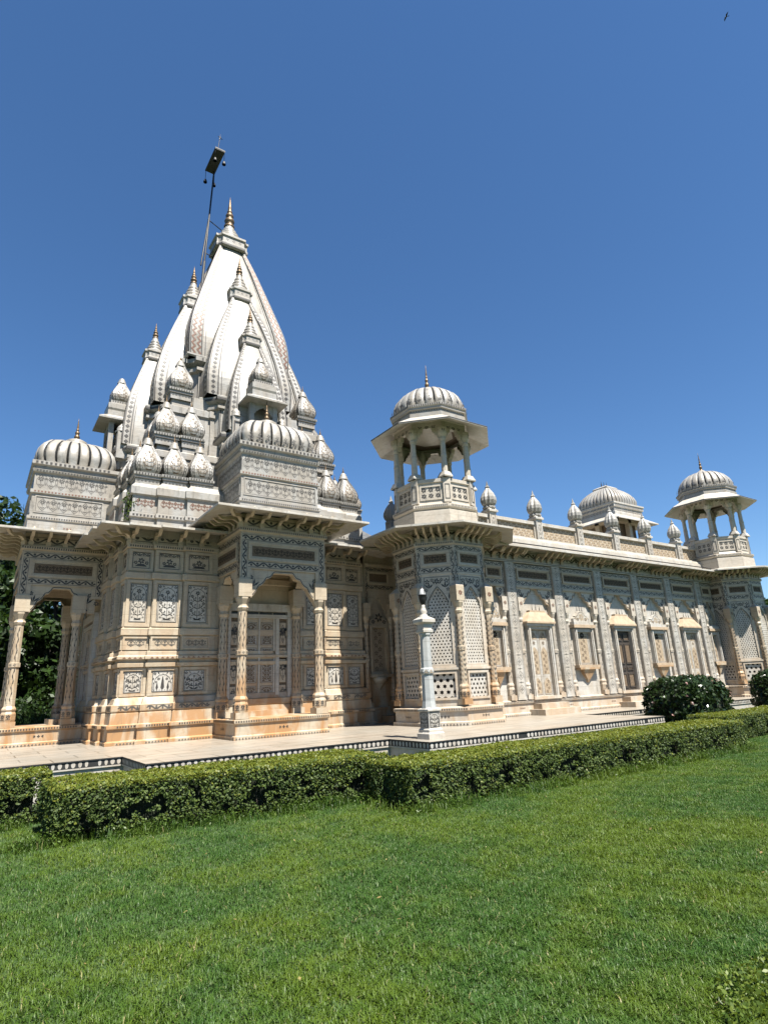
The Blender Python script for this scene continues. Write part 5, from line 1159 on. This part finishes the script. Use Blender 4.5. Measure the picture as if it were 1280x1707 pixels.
FP_ = foot_pts(16000); o = cards('foot_weeds', np.stack([FP_[:, 0], FP_[:, 1], ZL+.02+rng.random(len(FP_))**2*.15], 1), .015, leaf('foot_weed_leaf', (.06, .12, .015), (.15, .24, .04), .3, 5), .6, aspect=.5); tag(o, 'low green weeds growing along the foot of the hedges', 'weeds', kind='stuff')
o = blades('foot_grass', 14000, foot_pts, .07, .16, .006, GR, .8); tag(o, 'longer uncut grass along the foot of the hedges', 'grass', kind='stuff')
# broad-leaved weeds in the lower right corner and along the hedge foot
n = 8200; X = rng.random(n)*1.5+2.85; Y = 1.2+rng.random(n)*.95; k = (X-2.55)*.55+(1.75-Y)*.8 > .18; X, Y = X[k], Y[k]
o = cards('weeds', np.stack([X, Y, ZL+.02+rng.random(len(X))*.08], 1), .0115, leaf('weed_leaf', (.07, .13, .015), (.20, .27, .04), .3, 6), .8, aspect=.6); tag(o, 'yellow-green low weeds in the lower right corner of the lawn', 'weeds', kind='stuff')
n = 160; XY = lawn_pts(n); o = cards('fallen_leaves', np.stack([XY[:, 0], XY[:, 1], np.full(len(XY), ZL+.035)], 1), .014, leaf('dry_leaf', (.30, .20, .08), (.42, .34, .14), .1), 2.5, aspect=.6); tag(o, 'dry fallen leaves scattered on the lawn', 'leaves', kind='stuff')
w_ = empty('wild_shrub', (2.9, 15.6, 5.5), 'small green shrub growing from a crack between the side porch roof and the shrine', 'shrub')
P = rng.standard_normal((330, 3))*np.array([.10, .10, .20])+np.array([0, 0, .25]); cards('foliage', P, .04, L_side, .4, w_)
mb = MB(); [mb.tube((0, 0, 0), (random.uniform(-.15, .15), random.uniform(-.15, .15), .6), .01, 'bark', 4, .003) for i in range(8)]; mb.build('stems', w_)
# bird high in the sky
bd = empty('bird', (25.83, 7.17, 30.69), 'small dark bird gliding high in the upper right sky', 'bird')
mb = MB(); prof = [(-.34, .012), (-.22, .05), (-.1, .10), (.05, .12), (.18, .085), (.26, .06), (.32, .055), (.38, .02)]
seg = 8; V = [(x, r*math.cos(2*PI*i/seg), r*.85*math.sin(2*PI*i/seg)) for x, r in prof for i in range(seg)]
mb.add(V, [(j*seg+i, j*seg+(i+1) % seg, (j+1)*seg+(i+1) % seg, (j+1)*seg+i) for j in range(7) for i in range(seg)]+[tuple(range(seg)), tuple(7*seg+i for i in range(seg))], 'iron', True)
for sg in (-1, 1):
    mb.add([(.14, sg*.08, .03), (.20, sg*.42, .14), (.06, sg*.80, .08), (-.04, sg*.95, .04), (-.08, sg*.60, .06), (-.10, sg*.08, .02)]+[(.14, sg*.08, .01), (.20, sg*.42, .12), (.06, sg*.80, .07), (-.04, sg*.95, .035), (-.08, sg*.60, .045), (-.10, sg*.08, .0)], [(0, 1, 2, 3, 4, 5), (11, 10, 9, 8, 7, 6)], 'iron')
mb.add([(-.3, -.03, 0), (-.3, .03, 0), (-.55, .12, 0), (-.55, -.12, 0), (-.3, -.03, .012), (-.3, .03, .012), (-.55, .12, .012), (-.55, -.12, .012)], [(0, 1, 2, 3), (7, 6, 5, 4)], 'iron')
mb.build('body', bd); bd.rotation_euler = (0, .2, 2.4); bd.scale = (.24, .24, .24)
